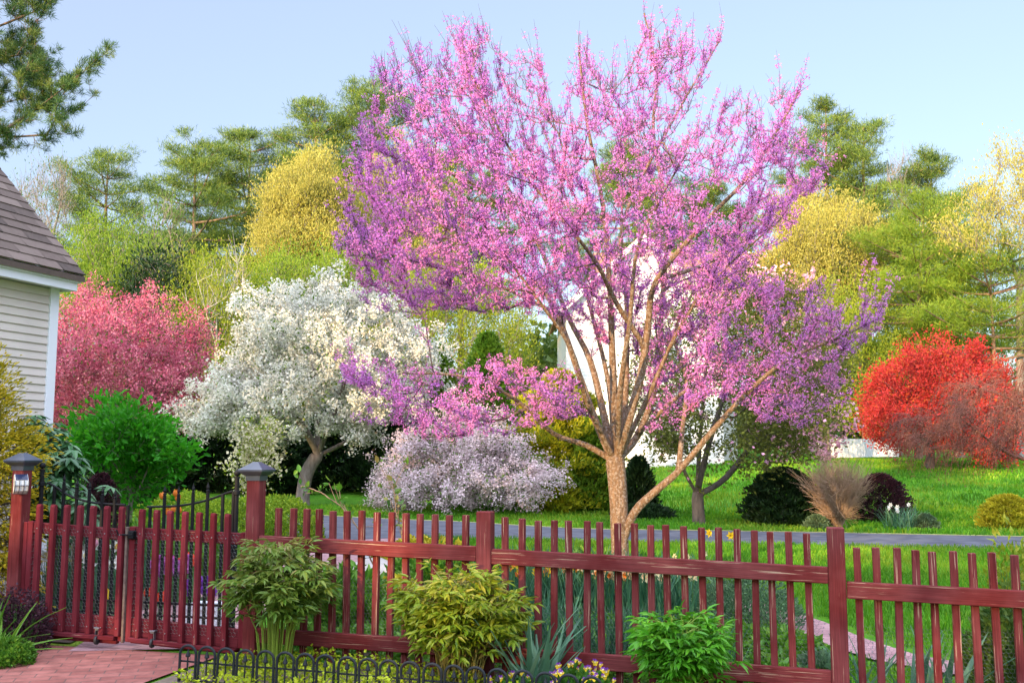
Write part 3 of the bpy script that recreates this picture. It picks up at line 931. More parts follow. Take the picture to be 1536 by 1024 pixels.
# latch: two black blocks with a bolt across the gap
lz = fs(192, 802, .04)[1]
LT = thing('gate_latch', 'black iron latch joining the two gate leaves at the top', 'latch', tuple(fpt(s_mid, 0, lz)), -TH)
for sx in (-.044, .042):
    bm = bmesh.new(); bm_box(bm, -.028, .028, -.004, 0, -.030, .030, .002); bm_box(bm, -.021, .021, -.030, -.004, -.022, .026, .004)
    bm_obj('latch_plate', bm, M_IRON, LT, loc=(sx, -.0225 if sx < 0 else -.0225, 0))
bm = bmesh.new(); tube_bm(bm, [(-.06, 0, 0), (.058, 0, 0)], .006, 8); tube_bm(bm, [(-.05, 0, .0), (-.055, -.01, .02), (-.06, -.012, .034)], .005, 6)
bm_obj('bolt', bm, M_IRON, LT, loc=(0, -.052, .002))

# ---- solar lamp on the left post
sl = fpt(sG0 - PW * .12, .056, fs(42, 725, .06)[1])
SLm = thing('solar_lamp', 'grey solar wall lamp with clear ribbed lens on the left gate post', 'lamp', tuple(sl), -TH + R(52))
M_LENS = plain('clear_lens', (.55, .57, .58), .12, spec=.6)
M_PV = plain('solar_cell', (.03, .045, .11), .15, spec=.7, nz=(.05, .07, .16), nscale=60)
bm = bmesh.new(); bm_box(bm, -.046, .046, -.016, .0, -.075, .065, .006)
bm_obj('back_plate', bm, M_STEEL, SLm)
bm = bmesh.new()
prof = [(-.017, -.070), (-.046, -.050), (-.062, -.005), (-.060, .022), (-.017, .066)]
ra = [bm.verts.new((-.043, y, z)) for y, z in prof]; rb = [bm.verts.new((.043, y, z)) for y, z in prof]
for k in range(len(prof)): bm.faces.new((ra[k], ra[(k + 1) % 5], rb[(k + 1) % 5], rb[k]))
bm.faces.new(ra[::-1]); bm.faces.new(rb)
bm_obj('lens', bm, M_LENS, SLm)
bm = bmesh.new()
for x in (-.044, -.015, .015, .044): tube_bm(bm, [(x, -.018, -.071), (x, -.047, -.050), (x, -.0635, -.005), (x, -.062, .022)], .0028, 6)
tube_bm(bm, [(-.044, -.0635, -.012), (.044, -.0635, -.012)], .0026, 6)
bm_obj('lens_rib', bm, M_STEEL, SLm)
bm = bmesh.new(); vs = [bm.verts.new(c) for c in ((-.040, -.061, .0265), (.040, -.061, .0265), (.040, -.021, .0665), (-.040, -.021, .0665))]; bm.faces.new(vs)
r_ = bmesh.ops.solidify(bm, geom=bm.faces[:], thickness=-.003)
bm_obj('solar_panel', bm, M_PV, SLm)

# ---- black iron gate just behind
IO = -.55
def iron_leaf(label, pxs, curve, fbar, top_extra, zb):
    pts = [fs(px, py, IO) for px, py in curve]
    cs_, cz = zip(*pts)
    base = fpt(cs_[0], IO, zb)
    g = thing('iron_gate', label, 'gate', tuple(base), -TH, 'two leaves of the black iron gate')
    L0 = cs_[0]
    q = np.linspace(cs_[0], cs_[-1], 24); zz = np.interp(q, cs_, cz)
    k = np.ones(5) / 5; zz = np.convolve(np.pad(zz, 2, mode='edge'), k, 'valid')
    bm = bmesh.new(); tube_bm(bm, [(a - L0, 0, z - zb) for a, z in zip(q, zz)], .0085, 8); bm_obj('top_rail', bm, M_IRON, g)
    for h in (.07, .16):
        bm = bmesh.new(); bm_box(bm, 0, q[-1] - L0, -.008, .008, h - .008, h + .008, .002); bm_obj('bottom_rail', bm, M_IRON, g)
    for i, px in enumerate(pxs):
        s_, _ = fs(px, 850, IO); zt = float(np.interp(s_, q, zz)); ex = top_extra[i]
        bm = bmesh.new(); bm_box(bm, -.0095, .0095, -.0095, .0095, .0, zt + ex - zb, .001)
        b_ = bm_obj('bar', bm, M_IRON, g, loc=(s_ - L0, 0, 0))
        if ex > .02:
            bm = bmesh.new(); lathe_bm(bm, [(.008, 0), (.013, .004), (.013, .010), (.007, .016), (.012, .028), (.0125, .034), (.004, .060), (.001, .075)], 8)
            bm_obj('finial', bm, M_IRON, b_, loc=(0, 0, zt + ex - zb))
    return g
zb_ = fs(200, 935, IO)[1]
iron_leaf('left leaf of the black iron gate, its top rail dipping from the left', [76, 90, 110, 129, 149, 168, 188.5], [(71, 723), (82, 727), (94, 739), (110, 746), (139, 754), (165, 756), (188, 757)], 0, [0, .07, .075, .085, .06, .045, 0], zb_)
iron_leaf('right leaf of the black iron gate, with spear finials under a rising top rail', [222, 243, 264, 286, 308, 331, 347], [(221, 760), (264, 759), (290, 755), (308, 751), (331, 743), (349, 735)], 0, [0, .085, .075, .075, .06, .0, 0], zb_)
def iron_post(label, px, py):
    s_, z = fs(px, py, IO); g = thing('iron_post', label, 'post', tuple(fpt(s_, IO, -.08)), -TH)
    h = z + .08
    bm = bmesh.new(); lathe_bm(bm, [(.016, 0), (.016, h - .16), (.024, h - .155), (.024, h - .13), (.017, h - .125), (.017, h - .04), (.022, h - .038), (.022, h - .028), (.010, h - .024)], 14); bm_obj('shaft', bm, M_IRON, g)
    bm = bmesh.new(); lathe_bm(bm, [(.024 * math.sin(a), -.024 * math.cos(a)) for a in np.linspace(.15, math.pi - .01, 12)], 16); bm_obj('ball_finial', bm, M_IRON, g, loc=(0, 0, h), smooth=True)
iron_post('black iron post with ball top beside the left gate post', 64, 698)
iron_post('black iron post with ball top left of the capped fence post', 356, 709)

# ---- low hooped border fence in front
M_IRON2 = plain('border_iron', (.014, .017, .020), .6, spec=.25)
BO = .74
def border_section():
    g = thing('border_fence', 'x', 'border fence', (0, 0, 0), -TH, 'sections of the low hooped border fence')
    P = .1235; HW = .052
    for i in range(4):
        x = i * P; pts = [(x, 0, 0), (x, 0, .17)]
        for a in np.linspace(math.pi, 0, 11): pts.append((x + HW + HW * math.cos(a), 0, .185 + HW * math.sin(a) * .92))
        pts += [(x + 2 * HW, 0, .17), (x + 2 * HW, 0, 0)]
        bm = bmesh.new(); tube_bm(bm, pts, .0078, 8); bm_obj('hoop', bm, M_IRON2, g)
        bm = bmesh.new(); tube_bm(bm, [(0, 0, 0), (0, 0, .175)], .0048, 7)
        lathe_bm(bm, [(.004, .166), (.013, .170), (.015, .174), (.010, .190), (.004, .205), (.0008, .216)], 8)
        bm_obj('spear', bm, M_IRON2, g, loc=(x + HW, 0, 0))
    for z in (.135, .03):
        bm = bmesh.new(); bm_box(bm, -.01, 4 * P - .012, .0065, .0125, z, z + .010, .001); bm_obj('rail', bm, M_IRON2, g)
    return g, 4 * P
b0_, LB = border_section()
s0_, _ = fs(269, 985, BO); ztops = [fs(277, 964, BO)[1], fs(900, 1011, BO)[1]]
sE, _ = fs(900, 1011, BO)
lab = ['hooped border fence section nearest the brick paving', 'hooped border fence section in front of the leftmost peony', 'hooped border fence section left of the middle peony',
       'hooped border fence section in front of the middle peony', 'hooped border fence section in front of the violas', 'hooped border fence section at the right end of its row']
for i in range(5):
    g = b0_ if i == 0 else dup(b0_)
    s_ = s0_ + i * (LB + .012); zt = ztops[0] + (ztops[1] - ztops[0]) * (s_ - s0_) / (sE - s0_)
    g.location = tuple(fpt(s_, BO, zt - .243)); g['label'] = lab[i]
    g.rotation_euler = (0, R(random.uniform(.6, 1.6)), -TH + R(random.uniform(-1.5, 1.5)))
bl_ = fpt(s0_, BO, 0)
# ================================================================== plants: builders
def edges_sample(pos, par, r, rmax, spacing, rmin=0.0):
    i = np.where((par >= 0) & (r <= rmax) & (r >= rmin))[0]
    A, B = pos[par[i]], pos[i]; L = np.linalg.norm(B - A, axis=1)
    n = np.maximum(1, np.ceil(L / spacing * rng.uniform(.7, 1.3, len(L)))).astype(int)
    k = np.repeat(np.arange(len(i)), n); t = rng.random(len(k))
    return A[k] + (B - A)[k] * t[:, None], unit((B - A)[k])

def twigs(P, T, centre, n, length, up=.5, out=.5, rnd=.5, along=.6):
    k = rng.integers(0, len(P), n); p = P[k]
    o = unit((p - centre) * np.array([1, 1, .6])); d = unit(along * T[k] + out * o + up * np.array([0, 0, 1.0]) + rnd * rng.normal(size=(n, 3)))
    L = length * rng.uniform(.5, 1.4, n)
    m = p + d * (L * .55)[:, None]; e = m + unit(d + .35 * rng.normal(size=(n, 3)) + up * .4 * np.array([0, 0, 1.0])) * (L * .5)[:, None]
    return p, m, e

def base_at(px, Y):
    x = at(px, 700, Y)[0]
    return np.array([x, Y, float(gz(x, Y)) - .05])

def seed_px(lst, Y, z0=None):
    """limb given by pixels (px, py, depth offset): position at distance Y, then pushed back in depth"""
    out = []
    for q in lst:
        p = at(q[0], q[1], Y + (q[2] if len(q) > 2 else 0))
        out.append(p)
    return out

def crown_tree(name, label, cat, Y, base_px, seeds, polys, bark, leafm, rroot, rtip, leaf, ntw=0, twl=.3, tw_up=.5, tw_out=.5, twr=.003, minr=0.0, kup=.3, step=.3, sag=0.0,
               flare=.25, group=None, crown_name='crown', trunk_name='trunk', base_z=None, twmat=None, srmax=.02, spacing=.25, edge=.3, jit=.06):
    b = base_at(base_px, Y)
    if base_z is not None: b[2] = base_z
    root = thing(name, label, cat, tuple(b), group=group)
    S = []
    for i, s in enumerate(seeds):
        w = seed_px(s, Y)
        if i == 0: w = [b] + w
        S.append(w)
    att = np.concatenate([fill(p[0], p[1], Y + (p[3] if len(p) > 3 else 0), p[2], edge) for p in polys])
    pos, par, tips = skeleton(S, att, kup=kup, step=step, sag=sag, jit=jit)
    r = radii(pos, par, rtip, rroot)
    ch = wood(pos, par, r, minr, flare)
    c = np.array([b[0], Y, pos[:, 2].mean() - .2 * (pos[:, 2].max() - b[2])])
    P, T = edges_sample(pos, par, r, srmax, spacing)
    if ntw:
        a, m, e = twigs(P, T, c, ntw, twl, tw_up, tw_out)
        V, F = frusta(np.r_[a, m], np.r_[m, e], np.r_[np.full(ntw, twr), np.full(ntw, twr * .75)], np.r_[np.full(ntw, twr * .75), np.full(ntw, twr * .4)], 3)
        ch.append((V, F))
        k = rng.random(ntw)[:, None]
        P = np.r_[P, a + (m - a) * k, m + (e - m) * rng.random((ntw, 1)), e]; T = np.r_[T, unit(m - a), unit(e - m), unit(e - m)]
    make(trunk_name, ch, bark, root, smooth=True)
    lc = leaf(P, T, c)
    if lc: make(crown_name, lc, leafm, root)
    return root, pos, par, r, P, T

def lf(n, size, spread, tmpl=(RH, RHF), up=.2, outw=.2, rnd=1.0, w=.5, keep=1.0, updown=0.0, vbias=None, clump=True):
    """leaf scatterer: n leaves round each sample"""
    T0 = tmpl[0].copy(); T0[:, 1] *= w
    def f(P, T, c):
        if keep < 1: 
            k = rng.random(len(P)) < keep; P, T = P[k], T[k]
        cnt = rng.poisson(n, len(P)) if clump else np.full(len(P), int(n))
        k = np.repeat(np.arange(len(P)), cnt)
        p = P[k] + rng.normal(size=(len(k), 3)) * spread
        o = unit(p - c)
        d = outw * o + up * np.array([0, 0, 1.0]) + rnd * .6 * rng.normal(size=(len(k), 3)) + .4 * T[k]
        s = size * rng.uniform(.6, 1.3, len(k))
        vc = rng.random(len(P))[k] * .5 + rng.random(len(k)) * .5
        return [inst(T0, tmpl[1], p, d, None, s, updown, vc)]
    return f

# bark
B_GREY = bark_mat('grey_bark', (.13, .105, .085), (.30, .26, .22), 14, .5)
B_RED = bark_mat('redbud_bark', (.105, .065, .038), (.31, .195, .115), 30, 1.0, spots=((.38, .33, .28), 38), dist=.06)
B_RTW = bark_mat('redbud_twig', (.070, .050, .045), (.16, .115, .10), 12, .4)
B_DARK = bark_mat('dark_bark', (.045, .036, .030), (.12, .095, .075), 14, .6)
B_CRAB = bark_mat('crab_bark', (.11, .085, .068), (.27, .22, .19), 14, .6)
B_PINE = bark_mat('pine_bark', (.10, .065, .045), (.27, .18, .12), 5, .6)
B_TWIG = bark_mat('brown_twigs', (.095, .036, .028), (.20, .085, .062), 8, .2)
B_PALE = bark_mat('pale_bark', (.34, .30, .25), (.55, .50, .44), 5, .3)
B_STRAW = bark_mat('straw_twigs', (.20, .13, .08), (.34, .235, .155), 8, .2)

# ================================================================== the redbud
L_REDBUD = leaf_mat('redbud_blossom', [(.36, .095, .41), (.51, .16, .56), (.63, .235, .63), (.73, .24, .51), (.80, .37, .63)], .30, .6, .15, .6, .15)
RY = 11.3
rb_A = [(500, 378), (560, 345), (550, 280), (522, 212), (580, 205), (650, 225), (575, 125), (556, 85), (600, 84), (660, 92), (688, 60), (705, 36), (728, 46), (765, 92), (802, 86), (838, 165), (855, 85), (878, 62), (905, 110), (930, 150),
        (950, 60), (962, 25), (985, 60), (1010, 50), (1065, 62), (1055, 120), (1030, 190), (1080, 180), (1115, 130), (1150, 150), (1195, 140), (1190, 200), (1242, 250), (1215, 300), (1180, 360), (1150, 390), (1120, 430), (1040, 450), (960, 430), (880, 440), (830, 480), (760, 470), (640, 470), (535, 475), (570, 440), (530, 400)]
rb_D = [(925, 400), (1000, 370), (1090, 390), (1110, 540), (1040, 600), (985, 640), (960, 560)]
rb_B = [(478, 562), (550, 542), (600, 560), (650, 535), (700, 565), (760, 535), (830, 560), (890, 585), (900, 600), (850, 640), (800, 640), (760, 655), (690, 672), (640, 665), (590, 625), (540, 640), (560, 600)]
rb_C = [(1010, 470), (1080, 430), (1160, 420), (1200, 435), (1290, 440), (1325, 450), (1330, 485), (1290, 520), (1255, 560), (1280, 600), (1240, 640), (1140, 640), (1080, 600), (1000, 640), (960, 650), (1010, 590), (1040, 540)]
seeds = [
    [(929, 800), (928, 755), (925, 712), (922, 688)],
    [(922, 692), (880, 668), (830, 650), (775, 600, -.3), (700, 565, -.6), (610, 560, -.8)],
    [(920, 690), (893, 630, .1), (868, 560, .3), (835, 470, .5), (795, 415, .8), (720, 370, 1.1), (620, 350, 1.4)],
    [(921, 690), (905, 620, .3), (885, 540, .6), (850, 470, .9), (800, 350, 1.2), (740, 250, 1.3), (650, 150, 1.5)],
    [(923, 690), (921, 600, -.1), (918, 520, -.2), (914, 420, -.3), (903, 300, -.5), (880, 180, -.7), (868, 70, -.8)],
    [(924, 692), (940, 640, -.2), (962, 560, -.3), (972, 490, -.4), (985, 420, -.6), (1060, 330, -.9), (1130, 255, -1.1), (1200, 135, -1.2)],
    [(968, 520, -.35), (925, 455, -.6), (895, 395, -.9), (845, 330, -1.2), (780, 250, -1.4), (700, 100, -1.5)],
    [(925, 690), (958, 650, .3), (985, 570, .6), (992, 470, .8), (1000, 330, 1.0), (980, 200, 1.0), (985, 110, .9), (966, 20, .8)],
    [(924, 690), (938, 600, .3), (940, 450, .7), (935, 330, 1.0), (1010, 180, 1.2), (1080, 60, 1.3)],
    [(932, 815), (952, 768, -.1), (985, 735, -.2), (1018, 706, -.3), (1070, 645, -.5), (1120, 590, -.6), (1180, 540, -.8), (1260, 505, -1), (1318, 478, -1)],
    [(1018, 706, -.3), (1024, 640, -.2), (1030, 570, 0), (1012, 500, .3), (1045, 430, .5)],
    [(922, 692), (880, 600, -.5), (855, 520, -.9), (800, 440, -1.2), (720, 330, -1.5)],
    [(926, 690), (930, 590, -.5), (945, 480, -.9), (960, 360, -1.2), (1030, 230, -1.4)],
    [(922, 690), (912, 570, .7), (880, 440, 1.2), (850, 300, 1.6), (810, 180, 1.8)],
    [(927, 688), (970, 600, -.1), (1015, 500, -.4), (1070, 420, -.7), (1170, 330, -1.0)],
    [(960, 648, .2), (1010, 600, .1), (1050, 575, .2), (1120, 560, .5)],
    [(835, 470, .5), (740, 425, .2), (650, 400, 0), (540, 385, -.3)],
    [(790, 345, 1.2), (700, 270, .6), (600, 240, .4), (535, 205, .2)],
    [(985, 420, -.6), (1080, 385, -.2), (1180, 300, .2), (1250, 245, .3)],
]
b = base_at(931, RY); b[2] = float(gz(b[0], RY)) - .06
RB = thing('redbud_tree', 'tall multi-stemmed tree covered in magenta-pink blossom behind the fence', 'tree', tuple(b))
S = [seed_px(s, RY) for s in seeds]; S[0] = [b] + S[0]
att = np.concatenate([fill(rb_D, 170, RY + .4, .9, .2), fill(rb_A, 1300, RY, 2.3, .3), fill(rb_B, 190, RY - .7, .8, .2), fill(rb_C, 260, RY - .5, 1.2, .2)])
att = att[(att[:, 2] < 4.6) | (rng.random(len(att)) < .80)]
att = np.concatenate([att, fill([(510, 378), (530, 212), (580, 130), (690, 75), (790, 110), (840, 300), (800, 450), (640, 470), (545, 470)], 330, RY, 2.0, .3), fill([(800, 400), (960, 370), (1000, 480), (900, 530), (830, 500)], 110, RY + .3, 1.0)])
pos, par, tips = skeleton(S, att, kup=.6, step=.22, jit=.10, kback=.15)
SR = [(.094, .112), (.040, .008), (.050, .010), (.050, .010), (.052, .009), (.058, .010), (.032, .008), (.048, .009), (.044, .009), (.056, .009), (.034, .010), (.036, .008), (.040, .008), (.036, .008), (.034, .008), (.030, .008), (.022, .008), (.026, .008), (.026, .008)]
r = radii(pos, par, .0036, .14)
for i in range(len(pos)):
    if i < len(SEEDS): q, u = SEEDS[i]; r[i] = SR[q][0] * (1 - u) + SR[q][1] * u
    else: r[i] = min(r[i], .75 * r[par[i]] + .0008, .020)
# lower stems keep their girth
ch = wood(pos, par, r, 0, .15, .024)
cR = np.array([b[0], RY, 2.2])
P, T = edges_sample(pos, par, r, .018, .10)
a, m, e = twigs(P, T, cR, 8800, .20, up=.75, out=.40, rnd=.34, along=.5)
# keep twigs that stay inside the outline's neighbourhood
n_ = len(a)
Psh, Tsh = edges_sample(pos, par, r, .012, .2)
zt_ = np.interp(Psh[:, 0], [-3, -1.5, 0, 1.5, 3, 4.5], [2.9, 4.0, 4.6, 4.6, 4.1, 2.4])
kz = (Psh[:, 2] > zt_) | (np.abs(Psh[:, 0] - 1.2) > 2.6)
a2, m2, e2 = twigs(Psh[kz], Tsh[kz], cR, 520, .46, up=1.1, out=.45, rnd=.16, along=.35)
a, m, e = np.r_[a, a2], np.r_[m, m2], np.r_[e, e2]; n_ = len(a)
V, F = frusta(np.r_[a, m], np.r_[m, e], np.r_[np.full(n_, .0034), np.full(n_, .0026)], np.r_[np.full(n_, .0026), np.full(n_, .0014)], 3)
ch.append((V, F, .5, 1))
make('trunk', ch, [B_RED, B_RTW], RB, smooth=True)
def along_lines(A, B, spacing):
    L = np.linalg.norm(B - A, axis=1); n = np.maximum(1, (L / spacing).astype(int)); k = np.repeat(np.arange(len(A)), n)
    return A[k] + (B - A)[k] * rng.random((len(k), 1)), unit((B - A)[k])
P1, T1 = along_lines(np.r_[a, m], np.r_[m, m + (e - m) * .86], .030)
P2, T2 = edges_sample(pos, par, r, .016, .032)
Pb, Tb = np.r_[P1, P2], np.r_[T1, T2]
dens = np.clip(.70 + .75 * np.sin(Pb[:, 0] * 3.1 + Pb[:, 2] * 2.0) * np.sin(Pb[:, 1] * 2.7 + Pb[:, 2] * 3.3 + 1) + .12, .3, 1)
dens = dens * (1 - .35 * ss(4.6, 5.6, Pb[:, 2])); k = rng.random(len(Pb)) < dens; Pb, Tb = Pb[k], Tb[k]
cn = rng.integers(4, 9, len(Pb)); k = np.repeat(np.arange(len(Pb)), cn)
side = unit(np.cross(Tb[k], rng.normal(size=(len(k), 3))))
pp = Pb[k] + side * rng.uniform(.004, .020, (len(k), 1)) + rng.normal(size=(len(k), 3)) * .006
TP = RH.copy(); TP[:, 1] *= .75
vb = .5 + .32 * np.sin(Pb[:, 0] * 4.1 + 1.7 * np.sin(Pb[:, 2] * 3.3)) * np.sin(Pb[:, 1] * 3.7 + Pb[:, 2] * 2.9)
vv = np.clip(vb[k] * .62 + rng.random(len(Pb))[k] * .26 + rng.random(len(k)) * .16, 0, 1)
make('blossom', [inst(TP, RHF, pp, side + .6 * rng.normal(size=side.shape), None, rng.uniform(.014, .026, len(k)), 0, vv)], L_REDBUD, RB)
print('redbud flowers', len(k), 'nodes', len(pos))

# ================================================================== flowering trees behind
L_PINKC = leaf_mat('pink_crab_blossom', [(.32, .040, .09), (.50, .10, .17), (.63, .20, .26), (.73, .33, .37)], .30, .6, .1, .7, .2)
L_WHITE = leaf_mat('white_crab_blossom', [(.53, .52, .44), (.63, .62, .53), (.73, .71, .61)], .25, .6, .1, .8, .08)
L_GREEN_MIX = leaf_mat('crab_leaf', [(.06, .13, .012), (.13, .22, .02)], .4)
L_LILAC = leaf_mat('pale_pink_blossom', [(.47, .35, .37), (.60, .48, .49), (.72, .60, .60)], .25, .6, .1, .8, .1)

def two(f1, f2):
    def f(P, T, c): return [q + (0,) for q in f1(P, T, c)] + [q + (1,) for q in f2(P, T, c)]
    return f
pk = wob([(40, 500), (90, 475), (140, 468), (165, 478), (210, 470), (250, 492), (262, 515), (250, 535), (285, 512), (298, 525), (285, 560), (320, 565), (300, 600), (270, 640), (200, 650), (120, 650), (60, 660), (30, 560)], 6)
crown_tree('pink_crabapple', 'rounded tree smothered in deep pink blossom beside the grey house', 'tree', 27.0, 150,
           [[(150, 700), (150, 650)], [(150, 655), (200, 560, .4), (240, 480, .5)], [(150, 650), (110, 540, -.4), (95, 460, -.4)], [(150, 655), (230, 600, -.5), (290, 560, -.5)]],
           [(pk, 420, 3.0), (wob([(125, 480), (122, 430), (136, 426), (148, 480)], 3), 12, .3), (wob([(255, 520), (300, 490), (300, 530), (270, 560)], 3), 18, .3)], B_DARK, [L_PINKC, L_GREEN_MIX], .12, .004, two(lf(22, .058, .090, up=.3, rnd=1.2, w=.85, keep=.66), lf(.6, .09, .10)), 1300, .75, .7, .5, twr=.005)
whp = wob([(275, 625), (320, 600), (335, 565), (375, 545), (360, 500), (372, 480), (365, 455), (402, 452), (437, 440), (470, 430), (500, 438), (526, 420), (545, 446), (570, 452), (590, 472), (622, 500), (655, 520), (648, 550), (625, 570), (622, 605), (590, 640), (555, 640), (545, 668), (500, 650), (470, 668), (410, 655), (380, 672), (350, 640), (300, 650)], 7)
crown_tree('white_crabapple', 'spreading tree dense with white blossom and a twisted grey trunk', 'tree', 25.0, 455,
           [[(455, 735), (462, 705), (478, 680)], [(478, 682), (440, 620, -.6), (390, 600, -.9), (320, 620, -1)], [(478, 680), (470, 560, .3), (460, 450, .5)], [(476, 684), (540, 650, .2), (600, 600, .4), (650, 560, .5)], [(476, 684), (520, 560, -.8), (520, 450, -.8)]],
           [(whp, 360, 2.6), (wob([(272, 628), (310, 605), (340, 590), (400, 600), (400, 655), (350, 640), (300, 652)], 4), 60, .7, -.6), (wob([(330, 580), (375, 548), (400, 580), (370, 620)], 4), 26, .5)], B_CRAB, [L_WHITE, L_GREEN_MIX], .17, .006, two(lf(28, .064, .072, up=.3, rnd=1.2, w=.9, keep=.66), lf(1.4, .08, .13)), 1500, .55, .45, .6)
lil = wob([(560, 752), (556, 705), (590, 690), (640, 700), (700, 690), (760, 690), (800, 680), (842, 712), (805, 722), (795, 752), (750, 748), (720, 730), (690, 758), (650, 738), (620, 758), (590, 742)], 5)
lil2 = wob([(595, 690), (600, 655), (640, 630), (700, 618), (740, 640), (775, 672), (720, 690)], 5)
crown_tree('weeping_crabapple', 'low mounded tree with pale lilac-white blossom beyond the driveway', 'tree', 23.0, 655,
           [[(656, 750), (658, 720), (664, 690)], [(664, 700), (620, 670, -.6), (580, 700, -.9)], [(664, 695), (700, 650), (780, 690, .3), (820, 710, .3)], [(664, 700), (690, 690, -1.2), (720, 720, -1.6)]],
           [(lil, 170, 2.2), (lil2, 90, 1.5)], B_CRAB, [L_LILAC, L_GREEN_MIX], .09, .005, two(lf(28, .050, .062, up=-.1, rnd=1.2, w=.85, keep=.55), lf(1.7, .07, .10)), 1100, .5, -.35, .5, sag=.1)
# olive-leaved crab with pink tips right of the redbud
L_OLIVE = leaf_mat('olive_leaf', [(.06, .075, .010), (.12, .14, .020), (.21, .21, .035)], .35)
L_PINK = leaf_mat('pink_cluster', [(.70, .30, .45), (.82, .45, .58)], .25)
ol = wob([(950, 610), (955, 540), (985, 480), (1060, 440), (1130, 405), (1180, 430), (1230, 480), (1265, 540), (1255, 600), (1240, 650), (1200, 690), (1130, 700), (1060, 690), (1010, 680), (965, 670)], 8)
crown_tree('olive_leaf_crabapple', 'round-headed tree with small olive leaves, forked above a pale straight trunk', 'tree', 21.0, 1047,
           [[(1047, 760), (1046, 738)], [(1046, 742), (1020, 690, -.3), (1000, 600, -.5)], [(1046, 740), (1050, 660, .4), (1060, 540, .6)], [(1046, 740), (1065, 660, -.5), (1110, 520, -.6)], [(1047, 742), (1090, 715, .2), (1140, 650, .4), (1210, 570, .5)]],
           [(ol, 370, 2.3)], B_DARK, [L_OLIVE, L_PINK], .15, .005, two(lf(8, .09, .13, up=0, w=.5), lf(.22, .09, .05, w=.9)), 900, .5, .2, .5)
# small pink cherry branch tips standing behind it
L_SAL = leaf_mat('salmon_blossom', [(.70, .28, .36), (.85, .48, .55)], .25)
crown_tree('pink_cherry', 'upright pink-flowering tree whose salmon tips rise right of the brown roof', 'tree', 24.0, 1150, [[(1150, 720), (1150, 600), (1145, 480)]],
           [(wob([(1085, 520), (1095, 440), (1110, 400), (1130, 440), (1150, 395), (1165, 440), (1200, 430), (1230, 520), (1255, 590), (1265, 660), (1240, 700), (1180, 640), (1100, 600)], 6), 130, 1.2)], B_DARK, L_SAL, .08, .004, lf(5, .09, .07, w=.9), 400, .6, .9, .2)

# Japanese maple, red
L_REDM = leaf_mat('red_maple_leaf', [(.26, .016, .010), (.40, .030, .022), (.50, .050, .050), (.50, .14, .018)], .40, .5, .2, .35, .25)
rm = wob([(1302, 590), (1315, 565), (1342, 550), (1352, 530), (1400, 524), (1440, 530), (1480, 535), (1500, 555), (1520, 600), (1510, 680), (1420, 678), (1350, 668), (1298, 650), (1290, 620)], 6)
crown_tree('red_maple', 'broad mounded maple with bright scarlet leaves at the top of the lawn', 'tree', 38.0, 1395, [[(1395, 660), (1390, 630)], [(1390, 640), (1340, 590, -.5), (1320, 560, -1)], [(1390, 640), (1450, 590, .5), (1480, 550, .6)], [(1390, 640), (1400, 560, -1)]],
           [(rm, 300, 3.4)], B_DARK, L_REDM, .16, .008, lf(20, .105, .17, up=.1, outw=.4, w=.6, keep=.75), 900, .42, .3, .5)

# weeping cherry / brown twigs at right
L_BRN = leaf_mat('brown_bud', [(.12, .040, .028), (.19, .070, .05), (.25, .115, .08)], .2)
wc = wob([(1352, 630), (1385, 612), (1430, 580), (1475, 568), (1510, 540), (1580, 505), (1680, 520), (1740, 600), (1700, 690), (1560, 690), (1480, 672), (1420, 680), (1360, 660)], 5)
RT = thing('weeping_cherry', 'weeping tree of fine bare reddish-brown twigs in front of the scarlet maple', 'tree', tuple(base_at(1600, 24.0)))
bw = np.array(RT.location)
S = [seed_px(s, 24.0) for s in ([(1600, 720), (1598, 700), (1590, 675)], [(1595, 695), (1520, 684, -.4), (1440, 625, -.7)], [(1592, 680), (1520, 600, .4), (1430, 575, .6)], [(1592, 675), (1610, 600), (1650, 590)])]
S[0] = [bw] + S[0]
att = fill(wc, 300, 24.0, 2.2, .2)
pos, par, tips = skeleton(S, att, step=.25, sag=-.12, kup=0)
r = radii(pos, par, .005, .10)
ch = wood(pos, par, r, 0, .2)
P, T = edges_sample(pos, par, r, .02, .12)
n_ = 2800; k = rng.integers(0, len(P), n_); p0 = P[k]
o_ = unit((p0 - np.array([bw[0], 24.0, 0])) * np.array([1, 1, 0]))
d1 = unit(o_ * .9 + rng.normal(size=(n_, 3)) * .35 + np.array([0, 0, .15])); L = rng.uniform(.25, .8, n_)
q1 = p0 + d1 * (L * .4)[:, None]; q2 = q1 + unit(d1 + np.array([0, 0, -.75])) * (L * .4)[:, None]; q3 = q2 + unit(d1 * .4 + np.array([0, 0, -1.2])) * (L * .5)[:, None]
V, F = frusta(np.r_[p0, q1, q2], np.r_[q1, q2, q3], .0046, .0036, 3)
ch.append((V, F))
make('trunk', ch, B_TWIG, RT, smooth=True)
Pl = np.r_[q1 + (q2 - q1) * rng.random((n_, 1)), q2 + (q3 - q2) * rng.random((n_, 1)), q3]
make('crown', lf(2.0, .045, .03, w=.5)(Pl, np.repeat(np.array([[0, 0, -1.0]]), len(Pl), 0), bw), L_BRN, RT)

